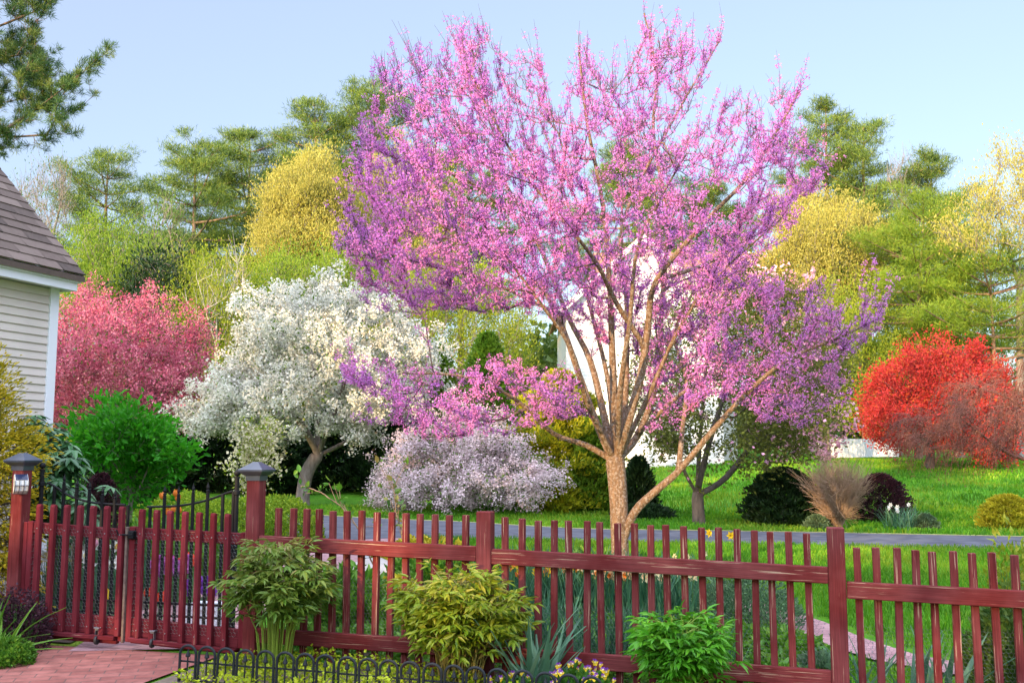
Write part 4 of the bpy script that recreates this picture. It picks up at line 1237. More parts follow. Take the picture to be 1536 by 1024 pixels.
# ================================================================== conifers and background wood
L_PINE = leaf_mat('pine_needle', [(.038, .080, .016), (.105, .175, .024), (.225, .275, .034)], .25, .5, .2, .25, .3)
L_PINEB = leaf_mat('blue_pine_needle', [(.045, .105, .030), (.085, .165, .045), (.20, .25, .045)], .25, .5, .2, .5, .3)
L_YEL = leaf_mat('yellow_catkin', [(.25, .23, .040), (.37, .34, .065), (.50, .46, .12)], .35, .6, .15, .3, .2)
L_YELG = leaf_mat('yellow_green_leaf', [(.14, .22, .014), (.25, .32, .020), (.38, .38, .035)], .4, .5, .2, .25, .25)
L_LIME = leaf_mat('lime_leaf', [(.10, .19, .016), (.18, .28, .022), (.29, .36, .034)], .4, .5, .2, .25, .25)
L_DKGR = leaf_mat('dark_conifer_leaf', [(.008, .022, .007), (.016, .040, .012), (.028, .060, .016)], .15, .5, .2, .8, .3)
L_MIDG = leaf_mat('mid_green_leaf', [(.05, .11, .022), (.095, .17, .028), (.16, .23, .04)], .3, .5, .2, .3, .3)

PT = RH.copy(); PT[:, 1] *= .085
def pine(label, px, ytop, ylow, Y, halfpx, nwh=11, nb=4, mat=None, lean=0, seed=0, dens=1.0, group='pines rising behind the garden', prof=None, bare=.30):
    b = base_at(px, Y); top = at(px + lean, ytop - 14, Y)
    W = 1.3 * halfpx * Y / FPX; zl = at(px, ylow, Y)[2]
    root = thing('pine_tree', label, 'pine tree', tuple(b), group=group)
    H = top[2] - b[2]; t = np.linspace(0, 1, 14)
    axis = b[None] + (top - b)[None] * t[:, None] + np.c_[np.sin(t * 5 + seed) * .18, np.cos(t * 4 + seed) * .18, 0 * t] * t[:, None]
    ch = [polytube(axis, .02 + .016 * H * (1 - t) ** .9, 8, False)]
    A, Bq, ra = [], [], []; tp, td = [], []
    nwh += 1
    for i in range(nwh):
        f = (i + random.uniform(-.25, .25)) / (nwh - 1); f = min(max(f, 0), 1)
        z = zl + (top[2] - .25 - zl) * f
        q = np.array([np.interp(z, axis[:, 2], axis[:, k]) for k in range(3)])
        pr = (prof(f) if prof else (1 - f) ** .55 * (.45 + .55 * min(1, f * 2.2 + .25)) + .16)
        a0 = random.uniform(0, 6.28)
        for j in range(nb):
            if random.random() < .12: continue
            a = a0 + j * 6.283 / nb + random.uniform(-.5, .5); L = W * pr * random.uniform(.6, 1.25)
            el = R(random.uniform(-8, 12) + 24 * f ** 2)
            d = np.array([math.cos(a) * math.cos(el), math.sin(a) * math.cos(el), math.sin(el)])
            s = np.linspace(0, 1, 6); pts = q + d * (s * L)[:, None]; pts[:, 2] += .10 * L * (s ** 2) - .03 * L * np.sin(s * 3.1)
            r0 = .012 + .016 * L
            for k in range(5): A.append(pts[k]); Bq.append(pts[k + 1]); ra.append(r0 * (1 - .17 * k))
            ncl = max(3, int(L * 3.8 * dens)); lat = unit(np.cross(d, [0, 0, 1.0]))
            for _ in range(ncl):
                u = bare + (1 - bare) * random.random() ** .8
                c = np.array([np.interp(u, s, pts[:, k]) for k in range(3)]) + lat * random.gauss(0, .20) * L * (1.15 - u * .75) + np.array([0, 0, random.gauss(.06, .10) * (1 + .1 * L)])
                m_ = random.randint(16, 30)
                P_ = c + rng.normal(size=(m_, 3)) * np.array([.34, .34, .075]) * (.7 + .12 * L)
                tp.append(P_); td.append(rng.normal(size=(m_, 3)) * .6 + d * .5 + np.array([0, 0, .55]))
    A, Bq, ra = np.array(A), np.array(Bq), np.array(ra)
    ch.append(frusta(A, Bq, ra, ra * .83, 5))
    make('trunk', ch, B_PINE, root, smooth=True)
    tp, td = np.concatenate(tp), np.concatenate(td); n = len(tp); k = np.repeat(np.arange(n), 4)
    sz = .0052 * Y
    make('crown', [inst(PT, RHF, tp[k] + rng.normal(size=(4 * n, 3)) * .08, td[k] + .7 * rng.normal(size=(4 * n, 3)), None, rng.uniform(.7, 1.4, 4 * n) * sz, 0, rng.random(n)[k])], mat or L_PINE, root)
    return root

pine('loose yellow-green pine above the pink blossom, right of the bare twigs', 160, 250, 470, 52, 92, 10, 5, L_PINE, 4, 1)
pine('flat-topped pine with reddish trunk, leftmost of the skyline clump', 300, 228, 430, 60, 88, 9, 5, L_PINE, -10, 2)
pine('broad pine with layered boughs between the flat-topped pine and taller pine', 372, 216, 430, 64, 92, 10, 5, L_PINE, -2, 3)
pine('tall pine rising directly above the golden maple', 474, 168, 420, 62, 82, 12, 5, L_PINE, -4, 4)
pine('tallest pine of the skyline, just left of the magenta crown', 560, 142, 400, 64, 92, 12, 5, L_PINE, 2, 5)
pine('narrow dark pine whose top shows right of the magenta crown', 1236, 174, 430, 60, 68, 12, 5, L_PINE, 6, 6)
pine('thin pine with ragged top between two others at the right', 1302, 205, 480, 58, 78, 12, 5, L_PINE, -4, 7, 1.0)
pine('pale open pine leaning right, next to the far right golden tree', 1385, 250, 440, 58, 72, 10, 5, L_PINE, 14, 8, 1.0)
pine('full bright green pine with a dark trunk above the scarlet maple', 1378, 338, 520, 46, 78, 9, 5, L_LIME, 4, 9, 1.2, prof=lambda f: .5 + .6 * math.sin(2.4 * (1 - f) + .3))
pine('pine glimpsed through the middle of the magenta crown', 930, 250, 470, 66, 100, 11, 5, L_PINE, 0, 10)
pine('pine glimpsed behind the roof of the white house', 1050, 300, 470, 68, 90, 9, 5, L_PINE, 0, 11)
pine('pine behind the left part of the magenta crown', 690, 260, 470, 66, 95, 10, 5, L_PINE, 0, 12)
pine('low wide pine at the right edge, under the golden crown', 1490, 415, 560, 44, 110, 8, 5, L_LIME, 0, 13, 1.0, prof=lambda f: .6 + .5 * (1 - f))

YV = dict(up=.7, outw=.1, rnd=.8, w=.4)
def bgtree(label, Y, px, poly, n, thick, mat, size, cnt, bark=B_GREY, ntw=900, cat='tree', name='golden_maple', twl=1.0, up=1.0, spread=.25, rroot=.2, group=None, seeds=None, **k):
    poly = np.asarray(poly, float); yb = poly[:, 1].max(); yt = poly[:, 1].min(); h = yb - yt
    sd = seeds or [[(px, yb + h * .35), (px, yb - h * .1), (px, yb - h * .45)], [(px, yb), (px - h * .12, yb - h * .4, -.8), (px - h * .2, yb - h * .7, -1)], [(px, yb), (px + h * .15, yb - h * .45, .8), (px + h * .2, yb - h * .75, 1)]]
    return crown_tree(name, label, cat, Y, px, sd, [(wob(poly, 9), int(n * .7), thick)], bark, mat, rroot, .010, lf(cnt, size, spread, **{**YV, **k}), ntw, twl, up, .25, twr=.010, group=group, step=.6)
bgtree('dome-shaped tree covered in golden catkins left of the magenta crown', 50, 465, [(388, 385), (396, 325), (428, 278), (460, 254), (495, 262), (522, 300), (532, 360), (520, 415), (470, 440), (410, 430)], 330, 4, L_YEL, .14, 19, ntw=1600, group='golden trees')
bgtree('loose orange-gold tree behind the upper left magenta branches', 54, 600, [(535, 300), (560, 250), (600, 235), (650, 250), (690, 320), (690, 420), (620, 450), (540, 420)], 260, 4, L_YEL, .14, 13, group='golden trees')
bgtree('low golden tree right of the brown roof', 50, 1240, [(1150, 420), (1165, 350), (1190, 315), (1225, 308), (1270, 320), (1310, 350), (1330, 400), (1320, 470), (1240, 480), (1170, 470)], 300, 4, L_YEL, .14, 15, ntw=1200, group='golden trees')
bgtree('airy golden tree with bare limbs showing at the right edge', 44, 1530, [(1430, 330), (1455, 280), (1490, 245), (1520, 230), (1600, 225), (1660, 300), (1640, 420), (1560, 430), (1490, 415), (1440, 380)], 260, 4, L_YEL, .13, 6, bark=B_GREY, ntw=900, group='golden trees')
bgtree('thin pale green young tree left of the flat-topped pine', 48, 225, [(175, 520), (180, 400), (200, 330), (230, 300), (262, 310), (285, 370), (290, 470), (270, 530)], 200, 3, L_MIDG, .17, 2.4, name='young_tree', ntw=500, spread=.2)
bgtree('bare leafless tree with fine twigs above the grey house roof', 48, 62, [(15, 330), (30, 265), (60, 240), (95, 250), (112, 290), (105, 360), (60, 400)], 150, 2.5, L_MIDG, .12, .5, name='bare_tree', ntw=500, rroot=.12, group=None)
bgtree('leafless pale tree top between pines at the right', 56, 1352, [(1325, 330), (1335, 260), (1352, 228), (1372, 240), (1375, 330)], 70, 1.5, L_MIDG, .1, .2, bark=B_GREY, name='bare_tree', ntw=200, rroot=.1)
bgtree('bushy yellow-green tree above the pink blossom', 42, 150, [(85, 470), (90, 395), (130, 360), (190, 370), (215, 420), (215, 500), (120, 520)], 240, 3, L_LIME, .12, 15, name='leafing_tree', ntw=600, group='young leafing trees in the wood')
bgtree('bushy green tree between pink and white blossom trees', 40, 290, [(215, 560), (230, 450), (270, 400), (320, 420), (360, 400), (390, 440), (385, 560), (300, 600)], 330, 3, L_YELG, .11, 14, name='leafing_tree', ntw=700, group='young leafing trees in the wood')
bgtree('lime green tree under the golden dome', 44, 440, [(360, 500), (370, 430), (410, 400), (470, 405), (540, 400), (570, 450), (560, 520), (450, 540)], 300, 3, L_LIME, .12, 15, name='leafing_tree', ntw=700, group='young leafing trees in the wood')
bgtree('green tree behind the left lower magenta branches', 42, 640, [(540, 520), (560, 430), (640, 400), (740, 420), (790, 480), (780, 560), (650, 570)], 330, 3, L_YELG, .12, 13, name='leafing_tree', ntw=700, group='young leafing trees in the wood')
bgtree('olive green tree left of the scarlet maple', 44, 1235, [(1200, 640), (1210, 500), (1250, 440), (1310, 450), (1340, 520), (1320, 640)], 260, 3, L_YELG, .12, 12, name='leafing_tree', bark=B_DARK, ntw=600, group='young leafing trees in the wood')
bgtree('green tree filling the gap behind the scarlet maple', 52, 1440, [(1330, 540), (1350, 450), (1420, 420), (1520, 440), (1640, 430), (1660, 600), (1400, 620)], 420, 4, L_LIME, .14, 14, name='leafing_tree', ntw=800, group='young leafing trees in the wood')
bgtree('pale crooked leafless stems between the two blossom trees', 38, 325, [(290, 500), (285, 420), (300, 395), (345, 380), (375, 400), (385, 470), (350, 520)], 60, 1.2, L_YEL, .12, .4, bark=B_PALE, name='bare_tree', ntw=80, rroot=.13)
bgtree('dark pointed spruce behind the pink blossom', 40, 237, [(205, 470), (220, 420), (237, 378), (252, 420), (268, 470), (260, 560), (215, 560)], 150, 1.6, L_DKGR, .2, 9, name='spruce_tree', cat='spruce', ntw=300, up=.0, spread=.2)

# far wood closing the view
n_ = 60000
X_ = rng.uniform(-70, 75, n_); Yw = rng.uniform(74, 92, n_)
hh = 5.2 + 2.4 * np.sin(X_ * .23 + 1) + 1.6 * np.sin(X_ * .61) + 1.2 * np.sin(X_ * 1.7 + Yw)
hh = hh + 3.5 * ss(-6, -30, X_)
Zw = gz(X_, Yw) + rng.random(n_) ** .8 * np.maximum(hh, 1.5)
TPw = RH.copy(); TPw[:, 1] *= .6
k = n_ // 2
make_w = make('far_wood', [inst(TPw, RHF, np.c_[X_, Yw, Zw], rng.normal(size=(n_, 3)) + [0, 0, .4], None, rng.uniform(.5, 1.1, n_), 0, np.clip(.5 + .4 * np.sin(X_ * .4 + 2) + .2 * rng.normal(size=n_), 0, 1))], leaf_mat('far_wood_leaf', [(.06, .12, .02), (.12, .19, .028), (.21, .25, .035)], .3, .5, .2, .1, .3))
tag(make_w, kind='stuff')

L_GRC = leaf_mat('green_conifer', [(.06, .14, .010), (.13, .24, .016), (.20, .30, .024)], .3, .5, .2, 1.2, .25)
# arborvitae wall behind the white and lilac blossom
def arbor(label, px, ytop, halfpx, Y, mat, n=9000, name='arborvitae', cat='conifer', group='dark conifers behind the blossom trees', ybot=None, size=.13, prof=None, flat=True):
    b = base_at(px, Y); top = at(px, ytop, Y)[2]; H = top - b[2]; W = halfpx * Y / FPX
    root = thing(name, label, cat, tuple(b), group=group)
    make('trunk', [polytube([b, b + [0, 0, H * .8]], [.09, .02], 7, False)], B_DARK, root, smooth=True)
    t = rng.random(n) ** .9; a = rng.uniform(0, 6.283, n)
    pr = prof(t) if prof else np.clip(1.1 * (1 - t) ** .5, 0, 1) * (.75 + .25 * np.minimum(1, t * 6))
    lump = 1 + .16 * np.sin(a * 5 + t * 21) + .12 * np.sin(a * 9 - t * 37 + 1)
    rr = W * pr * lump * (1 - .45 * rng.random(n) ** 2)
    P = b + np.c_[np.cos(a) * rr, np.sin(a) * rr, t * H + .05]
    d = np.c_[np.cos(a), np.sin(a), np.full(n, .9)] + .5 * rng.normal(size=(n, 3))
    T0 = RH.copy(); T0[:, 1] *= .45
    make('crown', [inst(T0, RHF, P, d, None, size * rng.uniform(.6, 1.4, n), .15, rng.random(n))], mat, root)
    return root
for i, (px, yt, hp, lab) in enumerate([(255, 560, 48, 'dark conifer between the green shrub and white blossom'), (330, 600, 52, 'dark conifer under the left end of the white blossom'), (405, 640, 55, 'dark conifer left of the twisted grey trunk'), (500, 610, 55, 'dark conifer right of the twisted grey trunk'),
                               (575, 560, 55, 'dark conifer between the white and lilac blossom'), (650, 520, 50, 'dark conifer above the lilac blossom'), (730, 505, 46, 'bright-topped conifer above the right of the lilac blossom')]):
    arbor(lab, px, yt, hp, 29.5 + (i % 2) * .8, L_DKGR if i < 5 else L_GRC, 9000, size=.17)
arbor('dark green hedge conifer below the pink blossom', 190, 640, 60, 24, L_DKGR, 7000, size=.14)
L_GOLD = leaf_mat('golden_conifer', [(.16, .21, .012), (.31, .32, .014), (.48, .43, .02)], .3, .5, .2, 1.2, .25)
bell = lambda t: np.clip(1.25 * (1 - t) ** .5, 0, 1) * (.8 + .2 * np.sin(t * 26))
arbor('golden-green conifer between lilac blossom and the orange-barked trunk', 838, 562, 92, 25.0, L_GOLD, 24000, 'golden_conifer', 'conifer', None, size=.12, prof=bell)
arbor('low lime conifer at the foot of the golden-green one', 830, 700, 36, 23.8, L_GOLD, 6000, 'golden_conifer', 'conifer', None, size=.10)
arbor('mid-green conifer directly left of the orange-barked trunk', 890, 630, 46, 24.4, L_GRC, 10000, 'green_conifer', 'conifer', None, size=.11)
arbor('dark pointed dwarf conifer just right of the orange-barked trunk', 958, 690, 26, 23.6, L_DKGR, 6000, 'dwarf_conifer', 'conifer', None, size=.09)

# unseen tree mass added behind the viewer, outline shaped to block the low sun
n_ = 34000
X_ = rng.uniform(-80, 16, n_); Yw = rng.uniform(-28, -22, n_)
xk = [-80, -44, -41, -38, -36, -32, -30, -25.6, -25.0, -21.6, -21.0, -17, 16]; zk = [17, 18, 17.2, 17.0, 14.6, 14.4, 16.5, 16.8, 9.3, 9.3, 13.4, 14.5, 15]
Xr = X_ - (Yw + 25) * .6745
top_ = np.interp(Xr, xk, zk) + .5 * np.sin(X_ * 2.3) + .4 * np.sin(X_ * 5.1 + 1)
Zr = rng.random(n_) * top_; Zw = Zr - (Yw + 25) * .267
keep = ~((np.hypot(Xr + 22.05, Zr - 8.95) < .55) | (np.hypot(Xr + 21.2, Zr - 8.4) < .40)) & (Zw > -.2)  # openings cut to let sun spots through onto rail and peony
X_, Yw, Zw = X_[keep], Yw[keep], Zw[keep]
ch = [inst(TPw, RHF, np.c_[X_, Yw, Zw], rng.normal(size=(len(X_), 3)), None, rng.uniform(.5, .9, len(X_)), 0)]
tx = np.arange(-78, 16, 4.3); ch.append(frusta(np.c_[tx, -25 + 0 * tx, -.3 + 0 * tx], np.c_[tx + .3, -25 + 0 * tx, 9 + 0 * tx], .25, .10, 7))
tag(make('sun_blocker_wood', ch, L_MIDG), kind='stuff')
# ================================================================== shrubs in the far lawn
dome = lambda t: np.sqrt(np.clip(1 - t * t, 0, 1)) * (.85 + .15 * np.minimum(1, t * 5))
arbor('wide dark green yew shrub at the near edge of the far lawn', 1175, 708, 56, 21.3, L_DKGR, 13000, 'yew_shrub', 'shrub', None, size=.085, prof=dome)
arbor('low dark sprawling juniper at the foot of the dwarf conifer', 965, 762, 40, 22.6, L_DKGR, 4000, 'juniper_shrub', 'shrub', None, size=.09, prof=dome)
L_MAROON = leaf_mat('barberry_leaf', [(.020, .008, .012), (.045, .014, .020), (.075, .025, .03)], .2, .5, .2, 2, .3)
arbor('rounded dark purple barberry behind the dry twiggy shrub', 1318, 715, 42, 22.3, L_MAROON, 9000, 'barberry_shrub', 'shrub', None, size=.06, prof=dome)
L_YSH = leaf_mat('yellow_shrub_leaf', [(.26, .26, .014), (.46, .40, .02), (.60, .50, .04)], .35, .5, .2, 2, .2)
arbor('yellow spring-leafed shrub at the right edge of the far lawn', 1508, 747, 40, 20.2, L_YSH, 7000, 'yellow_shrub', 'shrub', None, size=.06, prof=dome)
L_GREYG = leaf_mat('grey_green_leaf', [(.07, .12, .06), (.12, .19, .09)], .3)
arbor('small grey-green mound right of the white daffodils', 1384, 776, 17, 19.9, L_GREYG, 2500, 'cushion_plant', 'plant', None, size=.05, prof=dome)
arbor('small green mound left of the dry shrub', 1222, 777, 16, 20.0, L_GREYG, 2500, 'cushion_plant', 'plant', None, size=.05, prof=dome)
# dry vase-shaped shrub
def vase(label, px, Y, n, h, spread, mat, name='dry_shrub'):
    b = base_at(px, Y); root = thing(name, label, 'shrub', tuple(b)); A, B, ra = [], [], []
    for i in range(n):
        a = rng.uniform(0, 6.283); s = rng.random() ** .7 * spread; q = b + np.array([math.cos(a), math.sin(a), 0]) * s * .10
        d = np.array([math.cos(a) * s, math.sin(a) * s, 1.0]); d /= np.linalg.norm(d); L = h * rng.uniform(.7, 1.15); r0 = .0065
        for k in range(4):
            e = q + d * L / 4; A.append(q); B.append(e); ra.append(r0 * (1 - .2 * k))
            if k:
                for _ in range(5):
                    dd = unit(d + rng.normal(size=3) * .6); A.append(q); B.append(q + dd * L * rng.uniform(.15, .35)); ra.append(r0 * .5)
            q = e; d = unit(d + rng.normal(size=3) * .10 + np.array([d[0], d[1], 0]) * .10)
    ra = np.array(ra); make('stems', [frusta(A, B, ra, ra * .75, 3)], mat, root); return root
vase('dry straw-brown twiggy shrub, vase-shaped, behind the tall right fence post', 1252, 20.2, 230, 1.36, .50, B_STRAW)

# white fence at the top of the lawn
WF = thing('white_fence', 'short run of white fence at the top of the lawn left of the scarlet maple', 'fence', (float(at(1285, 668, 50)[0]), 50, float(gz(13, 50))))
p0, p1 = at(1225, 668, 50), at(1345, 668, 50); zt = at(1285, 657, 50)[2]; ch = []
for q in np.arange(p0[0], p1[0], .128): ch.append(box_chunk(q, q + .12, 50, 50.03, float(gz(13, 50)) - .3, zt + .03 * math.sin(q)))
make('slat_panel', ch, M_WTRIM, WF)
make('rail', [box_chunk(p0[0], p1[0], 50.031, 50.09, zt - .25, zt - .15), box_chunk(p0[0], p1[0], 50.031, 50.09, zt - .8, zt - .7)], M_WTRIM, WF)

# ================================================================== left group
L_BRIGHT = leaf_mat('bright_green_leaf', [(.022, .17, .007), (.045, .29, .010), (.10, .38, .016)], .45, .45, .2, 1.5, .2)
gs = wob([(120, 660), (126, 640), (155, 632), (168, 614), (196, 618), (215, 640), (242, 655), (274, 676), (280, 690), (260, 698), (230, 695), (205, 705), (170, 695), (130, 695), (116, 680)], 4)
crown_tree('green_maple_shrub', 'many-stemmed shrub with fresh vivid green leaves behind the iron gate', 'shrub', 12.2, 195,
           [[(198, 735), (205, 700), (195, 650)], [(198, 740), (230, 705, .1), (270, 690, .2)], [(196, 745), (180, 705, -.1), (140, 670, -.2)], [(202, 745), (225, 690, -.2), (215, 640, -.2)], [(194, 745), (192, 700, .2), (165, 640, .3)], [(200, 742), (245, 715), (285, 690)]],
           [(gs, 200, .75)], B_GREY, L_BRIGHT, .030, .003, lf(7, .085, .055, (leaf_t(.42)), up=-.15, outw=.5, w=1.0, keep=.6), 600, .25, .3, .6, twr=.002, minr=0)
L_RHO = leaf_mat('rhododendron_leaf', [(.025, .085, .028), (.05, .15, .05), (.10, .22, .08)], .15, .35, .5, 2, .2)
rh = wob([(45, 640), (75, 635), (110, 665), (125, 700), (135, 750), (150, 800), (40, 800), (35, 700)], 4)
def whorl(P, T, c):
    k = rng.random(len(P)) < .5; P = P[k]; n = len(P); kk = np.repeat(np.arange(n), 7); a = np.tile(np.arange(7) * .9, n) + rng.uniform(0, 6, n).repeat(7)
    ax = unit(unit(P - c) * .6 + np.array([0, 0, .8]))[kk]; u = unit(np.cross(ax, [.3, .8, .1])); w_ = np.cross(ax, u)
    d = np.cos(a)[:, None] * u + np.sin(a)[:, None] * w_ - .15 * ax
    Tl, Fl = leaf_t(.34)
    return [inst(Tl, Fl, P[kk], d, ax, rng.uniform(.09, .15, len(kk)), .25, rng.random(n)[kk] * .6 + rng.random(len(kk)) * .4)]
crown_tree('rhododendron', 'dark glossy-leaved evergreen shrub at the house corner behind the solar-lamp post', 'shrub', 8.8, 85, [[(85, 780), (85, 720), (80, 670)]], [(rh, 170, .45)], B_DARK, L_RHO, .03, .004, whorl, 150, .15, .4, .5, twr=.003)
# golden hinoki at the far left
L_HIN = leaf_mat('golden_hinoki', [(.16, .19, .014), (.42, .36, .018), (.68, .52, .035)], .3, .5, .2, 2.5, .3)
hin = wob([(-80, 570), (-15, 562), (12, 575), (14, 600), (0, 620), (30, 648), (22, 665), (44, 690), (24, 720), (18, 780), (22, 860), (-80, 870)], 4)
def fans(P, T, c):
    k = np.repeat(np.arange(len(P)), 26); o = unit((P - c) * [1, 1, .25])[k]
    u = unit(np.cross(o, [0, 0, 1.0])); s = rng.normal(size=len(k)) * .10; t_ = rng.random(len(k)) * .16
    p = P[k] + u * s[:, None] + o * t_[:, None] - np.array([0, 0, 1.0]) * (t_ * .25 + s * s * 2)[:, None] + rng.normal(size=(len(k), 3)) * .008
    d = o + u * (s * 5)[:, None] + .25 * rng.normal(size=(len(k), 3)) + [0, 0, -.15]
    T0 = RH.copy(); T0[:, 1] *= .35
    return [inst(T0, RHF, p, d, np.array([0, 0, 1.0]) + .3 * rng.normal(size=(len(k), 3)), rng.uniform(.03, .055, len(k)), .1, np.clip(.25 + t_ * 4 + .25 * rng.normal(size=len(k)), 0, 1))]
crown_tree('golden_hinoki', 'golden-tipped layered conifer at the left edge in front of the grey siding', 'conifer', 8.0, -20, [[(-20, 860), (-20, 760), (-18, 600)]], [(hin, 330, .5)], B_DARK, L_HIN, .05, .005, fans, 200, .15, 0, .8, twr=.003)
arbor('clipped dark maroon barberry globe behind the iron gate', 153, 718, 36, 10.6, L_MAROON, 7000, 'barberry_shrub', 'shrub', None, size=.032, prof=dome)
# yellow-green low hedge behind the gate and left fence panel
L_HEDGE = leaf_mat('hedge_leaf', [(.10, .20, .010), (.20, .32, .014), (.36, .44, .03)], .35, .5, .2, 3, .25)
HG = thing('low_hedge', 'low yellow-green hedge with tiny leaves behind gate and left fence panel', 'hedge', tuple(base_at(350, 15.5)))
hp = wob([(205, 760), (240, 745), (300, 740), (340, 750), (400, 745), (450, 750), (482, 765), (485, 830), (205, 830)], 3)
P = fill(hp, 26000, 15.5, .8, .8); P[:, 2] = np.maximum(P[:, 2], gz(P[:, 0], P[:, 1]))
T0 = RH.copy(); T0[:, 1] *= .5
make('foliage', [inst(T0, RHF, P, rng.normal(size=(len(P), 3)) + [0, -.2, .8], None, rng.uniform(.03, .06, len(P)), 0, rng.random(len(P)))], L_HEDGE, HG)
A_ = np.array([[x, 15.5 + rng.uniform(-.5, .5), float(gz(x, 15.5))] for x in np.linspace(P[:, 0].min() + .1, P[:, 0].max() - .1, 60)])
make('stems', [frusta(A_, A_ + np.c_[rng.normal(size=(60, 2)) * .08, np.full(60, .45)], .008, .004, 4)], B_DARK, HG)
# cream-flowered shrub near the iron post
L_CREAM = leaf_mat('cream_blossom', [(.62, .55, .30), (.76, .70, .48)], .25)
crown_tree('cream_shrub', 'loose shrub dotted with cream flowers above the ball-topped iron post', 'shrub', 17.0, 372, [[(372, 740), (370, 690), (372, 660)]], [(wob([(345, 700), (350, 675), (365, 655), (392, 640), (410, 655), (400, 690), (395, 720), (350, 722)], 3), 36, .4)],
           B_DARK, [L_CREAM, L_YELG], .025, .003, two(lf(4, .055, .05, w=.9), lf(3, .06, .06)), 150, .25, .4, .5)

# ================================================================== peonies in front of the fence
LT5, LF5 = leaf_t(.30)
def peony(label, px, off, z0, hw, htop, hbot, nstem, nleaf, mats, size=.078, stem_r=.006, droop=.35):
    s_, _ = fs(px, 960, off); b = fpt(s_, off, z0)
    root = thing('peony_plant', label, 'peony', tuple(b), group='peonies in front of the fence')
    A, B, ra, rb = [], [], [], []; LP, LD = [], []
    for i in range(nstem):
        a = rng.uniform(0, 6.283); q = rng.random() ** .55
        foot = b + np.array([math.cos(a), math.sin(a), 0]) * .10 * q * (hw / .3)
        topz = htop * (1 - .24 * q * q) * rng.uniform(.74, 1.07)
        tip = b + np.array([math.cos(a) * hw * q, math.sin(a) * hw * q * .8, topz])
        mid = foot * .5 + tip * .5 + np.array([-math.cos(a), -math.sin(a), 0]) * .05 * q
        pts = [foot, foot * .45 + mid * .55, mid, mid * .5 + tip * .5, tip]
        for k in range(4): A.append(pts[k]); B.append(pts[k + 1]); ra.append(stem_r * (1 - .16 * k)); rb.append(stem_r * (1 - .16 * (k + 1)))
        for _ in range(nleaf):
            u = rng.uniform(0, 1) ** .7
            base = mid * (1 - u) + tip * u if topz * .5 > hbot else tip * u + mid * (1 - u)
            if base[2] - b[2] < hbot: base = tip - np.array([0, 0, rng.uniform(0, .08)])
            aa = a + rng.normal() * 1.3; o = np.array([math.cos(aa), math.sin(aa), rng.uniform(-.1, .7)]); o /= np.linalg.norm(o)
            pl = rng.uniform(.05, .13); e = base + o * pl
            A.append(base); B.append(e); ra.append(.0022); rb.append(.0015)
            w_ = unit(np.cross(o, [0, 0, 1.0])); up_ = np.cross(w_, o)
            for g, (sa, dl) in enumerate(((-1.0, .0), (0, .02), (1.0, .0))):      # three leaflets, each cut in three
                c = e + (o * math.cos(sa) + w_ * math.sin(sa)) * .025 * (1 if g != 1 else 1.6)
                for sb, ln in ((-.55, .75), (0, 1), (.55, .75)):
                    d = o * math.cos(sa + sb) + w_ * math.sin(sa + sb) + np.array([0, 0, rng.normal() * .25 - .10])
                    LP.append(c); LD.append((*d, ln * rng.uniform(.8, 1.15)))
    LP, LD = np.array(LP), np.array(LD); n = len(LP)
    make('stems', [frusta(A, B, np.array(ra), np.array(rb), 6)], mats[1], root, smooth=True)
    make('foliage', [inst(LT5, LF5, LP, LD[:, :3], np.array([0, 0, 1.0]) + .45 * rng.normal(size=(n, 3)), size * LD[:, 3], droop, np.clip(.25 + .55 * (LP[:, 2] - b[2] - hbot) / (htop - hbot) * rng.random(n) + .3 * rng.random(n), 0, 1), 1.0)], mats[0], root)
    return root
L_P1 = leaf_mat('peony_leaf_bronze', [(.050, .125, .014), (.095, .200, .020), (.16, .22, .03), (.24, .17, .055)], .35, .40, .35, 3, .2)
L_P2 = leaf_mat('peony_leaf_gold', [(.070, .160, .010), (.150, .260, .014), (.28, .33, .020), (.36, .29, .03)], .35, .40, .35, 3, .2)
L_P3 = leaf_mat('peony_leaf_green', [(.040, .190, .010), (.080, .310, .014), (.15, .40, .02)], .38, .40, .35, 3, .2)
L_STEM = leaf_mat('peony_stem', [(.15, .24, .02), (.21, .28, .03)], 0, .45, .4, 4, .15)
L_STEM2 = leaf_mat('peony_stem_tan', [(.17, .17, .035), (.24, .19, .06)], 0, .45, .4, 4, .15)
peony('bushy bronze-green peony with pale bare stems, leftmost of the three', 412, .30, -.05, .262, .775, .34, 50, 7, (L_P1, L_STEM))
peony('golden-green peony at the middle fence post, the widest of the three', 688, .30, -.10, .33, .68, .16, 72, 8, (L_P2, L_STEM2))
peony('fresh bright green peony nearest the right post, lowest of the three', 1022, .28, -.14, .195, .53, .02, 46, 7, (L_P3, L_STEM), size=.080)

